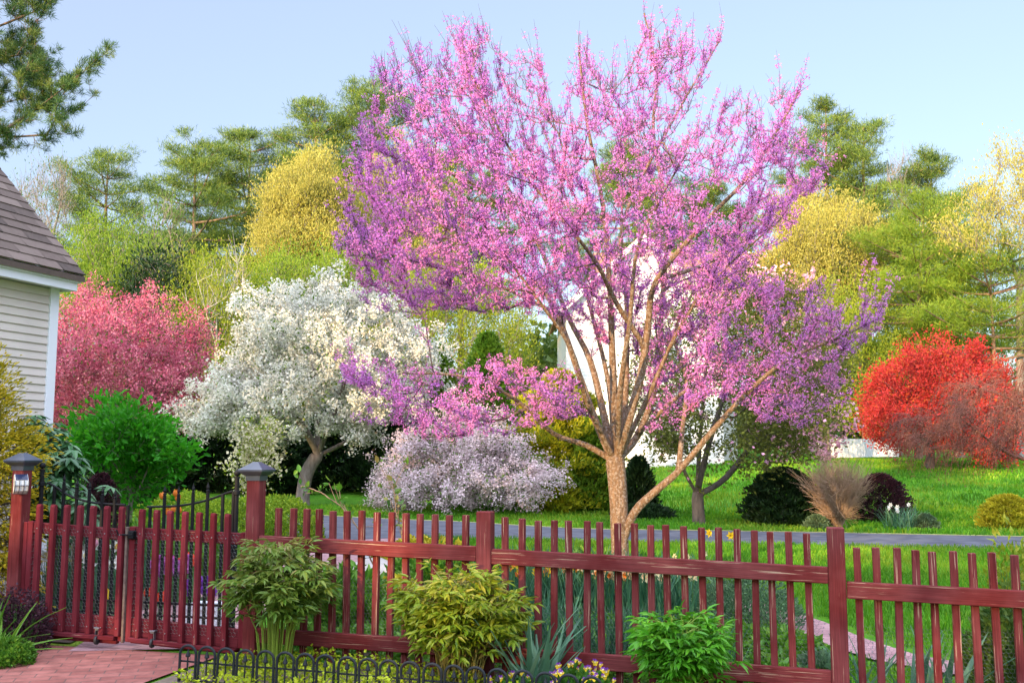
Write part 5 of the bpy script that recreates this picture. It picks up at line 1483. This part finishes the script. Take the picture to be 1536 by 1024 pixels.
# ================================================================== strap-leaved plants and flowers
BT, BF = blade_t(.045, 5)
L_IRIS = leaf_mat('blue_green_blade', [(.06, .16, .09), (.11, .24, .14), (.20, .33, .20)], .3, .45, .3, 2, .2)
L_DAFF = leaf_mat('daffodil_blade', [(.030, .115, .055), (.055, .165, .080), (.09, .22, .10)], .3, .45, .3, 2, .2)
L_LILY = leaf_mat('lily_blade', [(.05, .16, .012), (.09, .24, .02), (.16, .30, .03)], .35, .45, .3, 2, .2)
L_TULIPL = leaf_mat('tulip_blade', [(.05, .15, .05), (.09, .21, .08)], .3, .4, .3, 2, .2)
def blades(P, h, lean, mat, name, parent, w=1.0, bend=.25, hv=.3):
    n = len(P); a = rng.uniform(0, 6.283, n)
    d = np.c_[np.cos(a) * lean, np.sin(a) * lean, np.ones(n)] + rng.normal(size=(n, 3)) * lean * .4
    nn = np.c_[np.cos(a), np.sin(a), np.zeros(n)] * -1
    return make(name, [inst(BT, BF, P, d, -nn, h * rng.uniform(1 - hv, 1 + hv, n), -bend * rng.uniform(.2, 1.4, n), None, w)], mat, parent)
def disc(c, r, n, ry=None):
    a = rng.uniform(0, 6.283, n); q = np.sqrt(rng.random(n)) * r
    x, y = c[0] + np.cos(a) * q, c[1] + np.sin(a) * q * ((ry or r) / r)
    return np.c_[x, y, gz(x, y)]

F_MATS = {}
def fmat(k, c):
    if k not in F_MATS: F_MATS[k] = leaf_mat(k, [tuple(q * .82 for q in c), c], .25, .5, .2, 6, .1)
    return F_MATS[k]
M_FST = plain('flower_stem', (.06, .17, .03), .5)
def daffodil_head(mp, mc, s=1.0):
    P = np.zeros((6, 3)); a = np.arange(6) * 1.0472; D = np.c_[np.cos(a), np.full(6, -.15), np.sin(a)]
    T0 = RH.copy(); T0[:, 1] *= .6
    c1 = inst(T0, RHF, P, D, np.repeat([[0, -1.0, 0]], 6, 0), .038 * s, 0, rng.random(6))
    a = np.arange(9) * 2 * np.pi / 8
    ring = lambda r, y: np.c_[np.cos(a[:8]) * r, np.full(8, y), np.sin(a[:8]) * r]
    V = np.r_[ring(.007 * s, -.002), ring(.010 * s, -.016 * s), ring(.016 * s, -.024 * s)]
    F = [[i + 8 * k, (i + 1) % 8 + 8 * k, (i + 1) % 8 + 8 * k + 8, i + 8 * k + 8] for k in range(2) for i in range(8)]
    return [(*c1, 0), (V, np.array(F), .6, 1)], [mp, mc]
def tulip_head(m, s=1.0):
    prof = [(.006, 0), (.020, .010), (.026, .026), (.024, .044), (.016, .060)]; V, F = [], []; n = 12
    for i, (r_, z) in enumerate(prof):
        for k in range(n):
            a = k * 6.283 / n; q = r_ * (1 + .07 * math.cos(3 * a)) ; V.append((q * math.cos(a) * s, q * math.sin(a) * s, (z + (.006 * math.cos(6 * a) if i == 4 else 0)) * s))
    for i in range(4):
        for k in range(n): F.append([i * n + k, i * n + (k + 1) % n, (i + 1) * n + (k + 1) % n, (i + 1) * n + k])
    return [(np.array(V), np.array(F), .6)], [m]
def hyacinth_head(m):
    n = 46; t = np.linspace(0, 1, n); a = np.arange(n) * 2.4; rr = .020 * (1 - .4 * t)
    P = np.c_[np.cos(a) * rr, np.sin(a) * rr, t * .11 - .05]; return [inst(PET, np.array([[0, 1, 2, 3]]), P, np.c_[np.cos(a), np.sin(a), 0 * a + .3], None, .022, 0)], [m]
def viola_head():
    a = np.array([1.05, 2.09, 0.1, 3.04, 4.71]); D = np.c_[np.cos(a), 0 * a, np.sin(a)]; T0 = RH.copy(); T0[:, 1] *= .95
    c = inst(T0, RHF, np.zeros((5, 3)), D, np.repeat([[0, -1.0, 0]], 5, 0), np.array([.019, .019, .017, .017, .021]), 0, .6)
    V, F, v = c
    e = (np.array([[-.005, -.006, -.004], [.005, -.006, -.004], [.003, -.006, .004], [-.003, -.006, .004]]), RHF, .6, 2)
    return [(V[:8], F[:2], v[:2], 0), (V[8:] , F[2:] - 8, v[2:], 1), e], None
def flower_clump(name, label, cat, c, r, nbl, h, bmat, head, heads, hs, ry=None, w=1.0, lean=.28, group=None, face=True, leaf_name='leaves', scale=1.0, bend=.25):
    """clump of strap leaves with single flowers, each flower a part on its own stem"""
    z = float(gz(c[0], c[1])); root = thing(name, label, cat, (c[0], c[1], z), group=group)
    blades(disc(c, r, nbl, ry), h, lean, bmat, leaf_name, root, w, bend)
    P = disc(c, r * .95, heads, ry) if heads else []
    proto = None
    for i, p in enumerate(P):
        hh = hs * rng.uniform(.85, 1.12); top = np.array(p) + [rng.normal() * .03, rng.normal() * .03, hh]
        if proto is None:
            chs, ms = head
            proto = make('flower', chs, ms, root, world=False); f = proto
        else:
            f = proto.copy(); COL.objects.link(f); f.parent = root
        f.location = tuple(top - np.array(root.location)); f.rotation_euler = (R(rng.uniform(-25, 20)), R(rng.uniform(-15, 15)), R(rng.uniform(-70, 70)))
        f.scale = (scale,) * 3
        make('flower_stem', [frusta([p, p * .4 + top * .6], [p * .4 + top * .6, top], .0035, .003, 5)], M_FST, root)
    return root

YEL, ORG, WHT = fmat('yellow_petal', (.75, .52, .02)), fmat('orange_petal', (.75, .22, .03)), fmat('white_petal', (.80, .80, .74))
PEACH, PURP, RED, PKP = fmat('peach_petal', (.80, .55, .28)), fmat('purple_petal', (.52, .16, .46)), fmat('red_petal', (.70, .07, .03)), fmat('pink_petal', (.75, .34, .42))
VIO, CRM = fmat('violet_petal', (.20, .045, .36)), fmat('cream_petal', (.80, .70, .38))
# blue-green daffodil bed behind panel two
for px, py, r_, nb, hd, lab in ((775, 930, .33, 230, (daffodil_head(YEL, ORG), 6), 'blue-green daffodil clump with orange-yellow flowers just right of the middle post'),
                               (845, 930, .36, 250, (daffodil_head(YEL, ORG), 8), 'blue-green daffodil clump with orange-yellow flowers behind the violas'),
                               (915, 935, .34, 240, (daffodil_head(PEACH, ORG), 7), 'blue-green daffodil clump with peach flowers below the redbud trunk'),
                               (985, 935, .34, 240, (daffodil_head(CRM, PEACH), 7), 'blue-green daffodil clump with cream flowers behind the bright green peony')):
    g = gpx(px, py + 5); g = np.array([g[0], min(g[1] + .3, 8.5)])
    flower_clump('daffodil_clump', lab, 'flowers', g, r_, nb, .50, L_DAFF, hd[0], hd[1] + 11, .46, w=.75, lean=.16, group='daffodil clumps behind the fence', scale=1.45)
g = gpx(1050, 930); flower_clump('daffodil_clump', 'pale daffodil clump between the bright green peony and grey-green catmint', 'flowers', (g[0] - .1, g[1] + .6), .3, 130, .42, L_DAFF, daffodil_head(CRM, CRM), 4, .47, w=.75, lean=.2, group='daffodil clumps behind the fence')
for px, n_, lab in ((800, 150, 'front row of blue-green daffodil blades behind the violas'), (880, 170, 'front row of blue-green daffodil blades left of the bright green peony'), (955, 170, 'front row of blue-green daffodil blades behind the left of the bright green peony'), (1045, 120, 'front row of blue-green blades behind the right of the bright green peony')):
    c = fpt(fs(px, 960, -.55)[0], -.55, 0)[:2]; flower_clump('daffodil_clump', lab, 'flowers', c, .24, n_, .36, L_DAFF, None, 0, .4, w=.75, lean=.2, group='daffodil clumps behind the fence')
# low leafy ground cover of the beds
n_ = 16000; sj = rng.uniform(-1.9, 1.6, n_); oj = -rng.uniform(.12, 2.6, n_) ; PJ = np.array([0, D0, 0])[None] + FD * sj[:, None] + FN * oj[:, None]
kk = (PJ[:, 0] > -1.95); PJ = PJ[kk]; PJ[:, 2] = gz(PJ[:, 0], PJ[:, 1]) + .01 + rng.random(len(PJ)) ** 1.5 * (.10 + .05 * np.sin(PJ[:, 0] * 7) * np.sin(PJ[:, 1] * 6))
tag(make('bed_groundcover', [inst(*leaf_t(.55), PJ, rng.normal(size=PJ.shape) + [0, 0, .7], None, rng.uniform(.03, .07, len(PJ)), .3)], L_LILY), kind='stuff')
# irises
def iris(label, c, n, h, r_, lean=.35, mat=None, w=1.5, z=None, bend=.2):
    z = float(gz(*c)) if z is None else z
    root = thing('iris_clump', label, 'plant', (c[0], c[1], z)); P = disc(c, r_, n); P[:, 2] = z
    blades(P, h, lean, mat or L_IRIS, 'leaves', root, w, bend); return root
s_, _ = fs(802, 990, .26); p = fpt(s_, .26, 0); iris('grey-green sword-leaved iris clump between middle peony and violas', (p[0], p[1]), 38, .44, .09, .42)
for px, py, lab, n in ((1290, 1015, 'broad blue-green iris fan just right of the tall post', 14), (1365, 1015, 'iris fan behind the middle of the right panel', 12), (1415, 1020, 'iris fan in front of the low brick edge', 10)):
    s_, _ = fs(px, 1000, -.32); p = fpt(s_, -.32, 0); iris(lab, (p[0], p[1]), n, .40, .11, .35, w=2.1)
for px, lab in ((1365, 'yellow-green young iris shoots at the foot of the right panel'), (1465, 'short pale shoots at the bottom right fence foot'),):
    s_, _ = fs(px, 1010, .10); p = fpt(s_, .1, 0); iris(lab, (p[0], p[1]), 9, .17, .06, .4, L_LILY, 2.0)
s_, _ = fs(-14, 940, .6); p = fpt(s_, .6, 0); iris('arching green lily leaves at the bottom left corner', (p[0], p[1]), 30, .36, .08, .5, L_LILY, 1.7, bend=.55)
# catmint behind the right of panel two
L_CAT = leaf_mat('catmint_leaf', [(.055, .12, .06), (.10, .19, .09), (.16, .26, .12)], .3, .55, .2, 4, .25)
def mound(name, label, cat, c, rx, ry, h, n, mat, size, w=.45, up=.9, tm=(RH, RHF), z=None, stems=True):
    z0 = float(gz(*c)) if z is None else z
    root = thing(name, label, cat, (c[0], c[1], z0)); a = rng.uniform(0, 6.283, n); q = np.sqrt(rng.random(n)); t = rng.random(n) ** .6
    hh = h * np.sqrt(np.clip(1 - q * q * .85, 0, 1)) * (1 + .18 * np.sin(a * 5 + q * 6))
    P = np.c_[c[0] + np.cos(a) * rx * q, c[1] + np.sin(a) * ry * q, z0 + hh * t]
    d = np.c_[np.cos(a) * q, np.sin(a) * q, np.full(n, up)] + rng.normal(size=(n, 3)) * .5; T0 = tm[0].copy(); T0[:, 1] *= w
    make('foliage', [inst(T0, tm[1], P, d, None, size * rng.uniform(.6, 1.4, n), .15, rng.random(n))], mat, root)
    if stems:
        m_ = 60; aa = rng.uniform(0, 6.283, m_); qq = np.sqrt(rng.random(m_)) * .9
        Bq = np.c_[c[0] + np.cos(aa) * rx * qq, c[1] + np.sin(aa) * ry * qq, z0 + h * .85 * np.sqrt(1 - qq * qq * .85)]; Aq = Bq * [.0, 0, 0] + np.c_[c[0] + np.cos(aa) * rx * qq * .6, c[1] + np.sin(aa) * ry * qq * .6, np.full(m_, z0)]
        make('stems', [frusta(Aq, Bq, .003, .002, 4)], M_FST, root)
    return root
LL = leaf_t(.5)
p = gpx(1125, 950); mound('catmint_plant', 'grey-green catmint mound left of the curved brick path', 'plant', (p[0], p[1] + .35), .52, .5, .40, 5200, L_CAT, .035)
p = gpx(1165, 985); mound('foliage_plant', 'bright leafy perennial between catmint and tall right post', 'plant', (p[0] - .05, p[1]), .38, .25, .16, 1500, L_LILY, .07, 1, tm=LL)
p = gpx(1225, 1005); mound('foliage_plant', 'small leafy perennial at the brick path beside the tall right post', 'plant', (p[0], p[1] - .1), .16, .16, .12, 500, L_CAT, .05, 1, tm=LL)
# plants behind panel one
p = gpx(500, 950); mound('foliage_plant', 'fresh green leafy perennial behind the leftmost peony', 'plant', (p[0], p[1] + .3), .40, .45, .40, 2400, L_LILY, .085, .7, tm=LL)
p = gpx(590, 930); mound('spurge_plant', 'yellow-flowered spurge mound behind the left panel', 'plant', (p[0], p[1]), .28, .3, .30, 2200, L_YSH, .05, .8)
p = gpx(640, 900); mound('foliage_plant', 'green perennial behind the middle peony', 'plant', (p[0] + .1, p[1]), .5, .5, .42, 2600, L_LILY, .08, .7, tm=LL)
p = gpx(600, 868); mound('spurge_plant', 'yellow-green spurge behind the stone', 'plant', (p[0] + .2, p[1] + .6), .7, .4, .35, 2600, L_YSH, .06, .8)
p = gpx(900, 868); mound('foliage_plant', 'low green perennials round the redbud foot', 'plant', (p[0], p[1] + .3), .9, .5, .26, 3000, L_LILY, .08, .6, tm=LL)
# daylily blades + yellow daffodils by the trunk
for px, lab in ((990, 'tall grassy daffodil clump with one yellow flower right of the redbud trunk'), (1034, 'grassy daffodil clump with a yellow flower, second right of the redbud trunk')):
    p = gpx(px, 850); flower_clump('daffodil_clump', lab, 'flowers', (p[0], 10.4), .12, 60, .42, L_LILY, daffodil_head(YEL, YEL), 1, .60, w=.6, lean=.25, scale=1.3)
# stone and small path lamp
M_STONE = plain('pale_stone', (.34, .31, .27), .9, nz=(.46, .43, .38), nscale=7)
p = gpx(560, 868); bm = bmesh.new(); bmesh.ops.create_icosphere(bm, subdivisions=3, radius=1)
for v in bm.verts:
    n1 = 1 + .12 * math.sin(v.co.x * 4 + 1) * math.sin(v.co.y * 3.3) + .06 * math.sin(v.co.z * 9 + v.co.x * 7); v.co = Vector((v.co.x * .36 * n1, v.co.y * .26 * n1, max(v.co.z, -.4) * .17 * n1))
tag(bm_obj('garden_stone', bm, M_STONE, loc=(p[0], p[1], float(gz(*p[:2])) + .04), smooth=True), 'pale rounded stone beside the brick walk', 'stone')
p = gpx(548, 862); PL = thing('path_lamp', 'small black path lamp with white band beside the pale stone', 'lamp', (p[0], p[1], float(gz(*p[:2]))))
bm = bmesh.new(); lathe_bm(bm, [(.035, 0), (.035, .02), (.02, .03), (.02, .16), (.06, .17), (.062, .19)], 14); bm_obj('stand', bm, M_RUB, PL)
bm = bmesh.new(); lathe_bm(bm, [(.055, .191), (.055, .235)], 14); bm_obj('lens', bm, M_LENS, PL)
bm = bmesh.new(); lathe_bm(bm, [(.068, .236), (.066, .275), (.03, .30), (.004, .305)], 14); bm_obj('hood', bm, M_RUB, PL)

# bed behind the gate
def gate_xy(px, py, off):
    s_, z_ = fs(px, py, off); return fpt(s_, off, 0)[:2]
for i, (px, off, n, hd, hs, lab, bm_) in enumerate([
    (95, -1.5, 110, (daffodil_head(WHT, CRM), 7), .46, 'white daffodil clump behind the left end of the gate', L_DAFF),
    (150, -1.3, 110, (daffodil_head(WHT, CRM), 7), .44, 'white daffodil clump behind the middle of the left gate leaf', L_DAFF),
    (190, -2.4, 120, (daffodil_head(WHT, YEL), 7), .52, 'tall white daffodil clump behind the latch', L_DAFF),
    (120, -2.6, 120, (daffodil_head(WHT, CRM), 7), .50, 'white daffodil clump farther back behind the left gate leaf', L_DAFF)]):
    c = gate_xy(px, 880, off); flower_clump('daffodil_clump', lab, 'flowers', c, .20, n, .40, bm_, hd[0], hd[1], hs, w=.7, lean=.2, group='white daffodils behind the gate', scale=1.7)
for px, off, hd, nh, h_, lab, nm in [
    (130, -1.9, tulip_head(PKP), 3, .46, 'pink tulip group behind the left gate leaf', 'tulip_clump'), (162, -1.0, tulip_head(YEL), 1, .16, 'single yellow tulip low behind the left gate leaf', 'tulip_clump'),
    (252, -3.4, tulip_head(ORG), 3, .80, 'tall orange tulips showing above the right gate leaf', 'tulip_clump'), (232, -1.0, tulip_head(RED), 2, .18, 'low red tulips behind the right gate leaf', 'tulip_clump'),
    (276, -2.0, tulip_head(RED), 2, .34, 'red tulips left of the white planter box', 'tulip_clump'), (238, -1.7, hyacinth_head(PURP), 4, .34, 'purple-pink hyacinths behind the left of the right gate leaf', 'hyacinth_clump'),
    (262, -1.9, hyacinth_head(PURP), 4, .34, 'purple-pink hyacinths behind the middle of the right gate leaf', 'hyacinth_clump'), (300, -1.6, hyacinth_head(VIO), 3, .22, 'violet hyacinths beside the white planter box', 'hyacinth_clump')]:
    c = gate_xy(px, 880, off); flower_clump(nm, lab, 'flowers', c, .11, 26, h_ * .75, L_TULIPL, hd, nh + 3, h_, w=2.0, lean=.3, scale=1.2)
for px, off, lab, n in ((110, -3.4, 'leafy green perennials at the back of the bed, left', 2600), (215, -3.2, 'leafy green perennials at the back of the bed, behind the latch', 2600), (310, -3.0, 'leafy green perennials behind the white planter box', 2200)):
    c = gate_xy(px, 880, off); mound('foliage_plant', lab, 'plant', c, .55, .5, .55, n, L_LILY, .08, .6, tm=LL)
c = gate_xy(308, 930, -1.0); z = float(gz(*c)); PB = thing('planter_box', 'low white planter box behind the right gate leaf', 'planter', (c[0], c[1], z), -TH)
bm = bmesh.new()
for a_ in ((-.15, .15, -.10, -.085), (-.15, .15, .085, .10), (-.15, -.135, -.085, .085), (.135, .15, -.085, .085)): bm_box(bm, *a_, 0, .17, .002)
bm_obj('box', bm, M_WTRIM, PB)
bm = bmesh.new(); bm_box(bm, -.165, .165, -.115, -.1005, .14, .175, .002); bm_box(bm, -.165, .165, .1005, .115, .14, .175, .002); bm_obj('rim', bm, M_WTRIM, PB)
bm = bmesh.new(); bm_box(bm, -.134, .134, -.084, .084, .01, .14, 0); bm_obj('soil', bm, M_SOIL, PB)

# violas
L_VIOL = leaf_mat('viola_leaf', [(.04, .14, .015), (.08, .22, .02)], .3)
s_, _ = fs(872, 1000, .34); p = fpt(s_, .34, 0); V_ = mound('viola_plant', 'purple and yellow violas in front of the fence beside the iris clump', 'flowers', (p[0], p[1]), .17, .13, .17, 900, L_VIOL, .04, 1, tm=LL)
chs, _ = viola_head(); pr = None
for i in range(34):
    a = rng.uniform(0, 6.283); q = math.sqrt(rng.random()); loc = np.array([math.cos(a) * q * .19, math.sin(a) * q * .14 - .03, (.10 + .13 * math.sqrt(1 - q * q * .8)) * rng.uniform(.75, 1.15)])
    if pr is None: pr = make('flower', chs, [VIO, YEL, CRM], V_, world=False); f = pr
    else: f = pr.copy(); COL.objects.link(f); f.parent = V_
    f.location = tuple(loc); f.rotation_euler = (R(rng.uniform(-35, 10)), R(rng.uniform(-20, 20)), R(rng.uniform(-50, 50))); f.scale = (rng.uniform(.85, 1.2),) * 3
s_, _ = fs(772, 1010, .4); p = fpt(s_, .4, 0); V2 = mound('viola_plant', 'smaller scattered violas under the iris clump', 'flowers', (p[0], p[1]), .16, .10, .10, 500, L_VIOL, .035, 1, tm=LL)
for i in range(9):
    f = pr.copy(); COL.objects.link(f); f.parent = V2; f.location = (rng.uniform(-.15, .15), rng.uniform(-.1, .05), rng.uniform(.10, .16)); f.rotation_euler = (R(rng.uniform(-30, 10)), 0, R(rng.uniform(-40, 40)))

# creeping yellow ground cover along the border fence
L_JENNY = leaf_mat('creeping_yellow_leaf', [(.20, .30, .010), (.36, .44, .014), (.50, .54, .03)], .35, .5, .2, 5, .2)
n_ = 12000; s0j, s1j = fs(275, 1000, BO)[0], fs(1150, 1020, .3)[0]
sj = rng.uniform(s0j, s1j, n_); oj = rng.uniform(.10, BO + .12, n_)
hj = .05 + .05 * np.sin(sj * 9) * np.sin(oj * 13 + sj * 5); keep = hj + rng.normal(size=n_) * .012 > .032
sj, oj, hj = sj[keep], oj[keep], np.maximum(hj[keep], .02)
PJ = np.array([0, D0, 0])[None] + FD * sj[:, None] + FN * oj[:, None]; PJ[:, 2] = gz(PJ[:, 0], PJ[:, 1]) + .012 + hj * rng.random(len(sj)) * 1.25
T0 = RH.copy(); T0[:, 1] *= .95
tag(make('creeping_groundcover', [inst(T0, RHF, PJ, rng.normal(size=(len(sj), 3)) + [0, 0, .2], np.array([0, 0, 1.0]) + .5 * rng.normal(size=(len(sj), 3)), rng.uniform(.015, .028, len(sj)), 0)], L_JENNY), kind='stuff')
# dark purple barberry and green mound at the bottom left
s_, _ = fs(22, 930, .22); p = fpt(s_, .22, 0); mound('barberry_shrub', 'purple barberry in front of the left gate post', 'shrub', (p[0], p[1]), .24, .18, .38, 5200, leaf_mat('purple_leaf', [(.028, .012, .020), (.06, .022, .034), (.10, .04, .05)], .25, .5, .25, 4, .3), .020, .7, .6)
s_, _ = fs(8, 985, .62); p = fpt(s_, .62, 0); mound('cushion_plant', 'low bright green cushion under the arching lily leaves', 'plant', (p[0], p[1]), .17, .16, .16, 2600, L_LILY, .025, .6, .8)
# shrub at the right edge behind the fence
s_, _ = fs(1535, 960, -.75); p = fpt(s_, -.75, 0)
mound('green_shrub', 'green shrub with yellow shoots behind the right end of the fence', 'shrub', (p[0], p[1]), .33, .35, .62, 4200, L_MIDG, .045, .5, .8)
mound('yellow_shoot_shrub', 'tall yellow-tipped shoots behind the right end of the fence', 'shrub', (p[0] + .12, p[1] + .3), .20, .22, .92, 1300, L_YELG, .06, .35, 1.4)
# dry rose cane behind panel one, with a few leaves
def cane(label, px, lst, off, leafm, nl):
    pts = np.array([fpt(*(fs(x, y, off)[0], off, 0)) + [0, 0, fs(x, y, off)[1]] for x, y in lst]); b = pts[0].copy()
    root = thing('rose_cane', label, 'plant', tuple(b)); t = np.linspace(0, len(pts) - 1, 24); q = np.stack([np.interp(t, np.arange(len(pts)), pts[:, k]) for k in range(3)], 1)
    q += np.cumsum(rng.normal(size=q.shape) * .0035, 0)
    k = rng.integers(6, 24, 9); A = q[k]; B = A + rng.normal(size=(9, 3)) * [.07, .05, .05] + [0, 0, .10]
    make('stem', [polytube(q, np.linspace(.006, .003, 24), 6, False), frusta(A, B, .0028, .0016, 4)], B_STRAW, root, smooth=True)
    P = np.r_[np.repeat(B, 3, 0), q[rng.integers(8, 24, nl)]]; P = P + rng.normal(size=P.shape) * .015
    make('leaves', [inst(*leaf_t(.6), P, rng.normal(size=P.shape) + [0, 0, .6], None, rng.uniform(.03, .065, len(P)), .2)], leafm, root)
cane('arching bare rose cane with a few leaves above the left panel', 560, [(560, 850), (540, 800), (515, 765), (480, 742), (452, 735)], -.25, L_LILY, 16)
cane('thin reddish upright rose shoots behind the left panel', 612, [(618, 870), (606, 800), (596, 750), (590, 722)], -.22, L_P1, 8)
# iris and daffodils across the drive
g = gpx(1318, 786); iris('blue-green iris clump beside the dry twiggy shrub', (g[0], 20.1), 60, .46, .22, .4)
flower_clump('daffodil_clump', 'white daffodil clump across the driveway right of the dry shrub', 'flowers', (at(1350, 780, 20.1)[0], 20.1), .34, 90, .38, L_DAFF, daffodil_head(WHT, WHT), 8, .44, w=.9, lean=.25, scale=1.35)

# ================================================================== grass
def grass(name, n, xr, yr, h, w, mat, excl=None, zadd=.0):
    X = rng.uniform(*xr, n); Yq = rng.uniform(*yr, n)
    k = np.abs(X) < Yq * .56 + 1.8
    if excl is not None: k &= ~excl(X, Yq)
    X, Yq = X[k], Yq[k]; n = len(X)
    P = np.c_[X, Yq, gz(X, Yq) + zadd]; a = rng.uniform(0, 6.283, n); L = h * rng.uniform(.55, 1.35, n)
    d = np.c_[np.cos(a), np.sin(a), np.zeros(n)] * rng.uniform(.1, .65, n)[:, None] + [0, 0, 1]
    T0 = np.array([[0, -.5 * w, 0], [0, .5 * w, 0], [.55, .4 * w, .06], [1, 0, .22], [.55, -.4 * w, .06]]); F0 = np.array([[0, 1, 2, 4], [4, 2, 3, 3]])
    T0 = np.array([[0, -.5 * w, 0], [0, .5 * w, 0], [.6, .33 * w, .08], [.6, -.33 * w, .08]]); F0 = np.array([[0, 1, 2, 3]])
    V, F, v = inst(T0, F0, P, d, None, L, 0, np.clip(.5 + .3 * np.sin(X * 1.3 + np.sin(Yq)) + .25 * rng.normal(size=n), 0, 1))
    tag(make(name, [(V, F, v)], mat), kind='stuff')
L_GRASS = leaf_mat('grass_blade', [(.050, .175, .008), (.095, .270, .010), (.215, .315, .02)], .35, .5, .2, .7, .35)
dn = np.array(DR_NEAR); df = np.array(DR_FAR)
def near_excl(x, y):
    drv = y > np.interp(x, dn[:, 0], dn[:, 1]) + .05 + .09 * np.sin(x * 7) * np.sin(x * 2.3 + 1)
    wx = np.interp(y, [p[1] for p in walk], [p[0] for p in walk]); wk = np.abs(x - wx) < .62
    fy = D0 - math.tan(TH) * x
    bed = (y < 9.4 - .25 * np.abs(x - .2)) & (x > -2.1) & (x < 1.75) | (y < fy + .25)
    pr_ = np.array(pathr); o = np.argsort(pr_[:, 1]); pxx = np.interp(y, pr_[o, 1], pr_[o, 0]); ph = (np.abs(x - pxx) < .36) & (y < 10.3) | ((y < 7.4) & (x > 2.7) & (y > 6.5))
    side = (x < -2.9) & (y < 10.4)
    return drv | wk | bed | ph | side
grass('near_grass', 175000, (-4, 11.5), (6.2, 17.5), .105, .085, L_GRASS, near_excl)
def far_excl(x, y): return (y < np.interp(x, df[:, 0], df[:, 1]) + .22 + .12 * np.sin(x * 5) * np.sin(x * 1.7))
grass('verge_grass', 50000, (-8, 14), (18.5, 24.5), .12, .14, L_GRASS, far_excl)
grass('far_grass', 70000, (-2, 26), (23, 46), .17, .16, L_GRASS)

# ================================================================== pine reaching in at the top left
L_PN = RH.copy(); L_PN[:, 1] *= .07
fp = [(-260, -160), (-60, -170), (60, -60), (85, -20), (70, 30), (88, 50), (62, 78), (80, 95), (60, 112), (108, 105), (125, 88), (165, 72), (150, 105), (158, 140), (130, 150), (110, 168), (100, 195), (112, 205), (78, 218), (45, 222), (28, 244), (0, 225), (-120, 240), (-260, 200)]
FPb = base_at(-150, 17.0); FPT = thing('pine_tree', 'near pine whose long-needled boughs reach in at the top left corner', 'pine tree', tuple(FPb))
S = [[FPb] + seed_px([(-150, 500), (-150, 250), (-145, 50), (-140, -150)], 17.0)] + [seed_px(s, 17.0) for s in ([(-148, 330), (-20, 215, -.3), (60, 160, -.4), (120, 112, -.4), (158, 80, -.4)], [(-148, 260), (-60, 210, .3), (30, 205, .4), (100, 200, .4)], [(-145, 150), (-40, 100, -.2), (40, 80, -.2)], [(-145, 80), (-30, 50, .3), (70, 10, .3)], [(-142, 0), (-20, 0, -.4), (60, -30, -.4)])]
att = fill(fp, 460, 17.0, 1.5, .2)
pos, par, tips = skeleton(S, att, step=.25, kup=.2)
r = radii(pos, par, .005, .19); ch = wood(pos, par, r, 0, .1)
P, T = edges_sample(pos, par, r, .011, .15); cN = np.array([FPb[0], 17.0, 7.0])
a, m, e = twigs(P, T, cN, 1500, .22, .5, .5); ch.append(frusta(np.r_[a, m], np.r_[m, e], .004, .003, 3)); make('trunk', ch, B_PINE, FPT, smooth=True)
Q = np.r_[e, m, P[rng.random(len(P)) < .5]]; DQ = np.r_[unit(e - m), unit(m - a), T][:len(Q)]
dens = np.sin(Q[:, 0] * 2.6 + 1) * np.sin(Q[:, 2] * 3.1) * .4 + .95; kk = rng.random(len(Q)) < dens; Q, DQ = Q[kk], DQ[kk]
k = np.repeat(np.arange(len(Q)), 46); dd = DQ[k] * .7 + rng.normal(size=(len(k), 3)) * .65 + [0, 0, .25]
make('crown', [inst(L_PN, RHF, Q[k] + rng.normal(size=(len(k), 3)) * .02, dd, None, rng.uniform(.09, .16, len(k)), .1, rng.random(len(Q))[k])], L_PINEB, FPT)
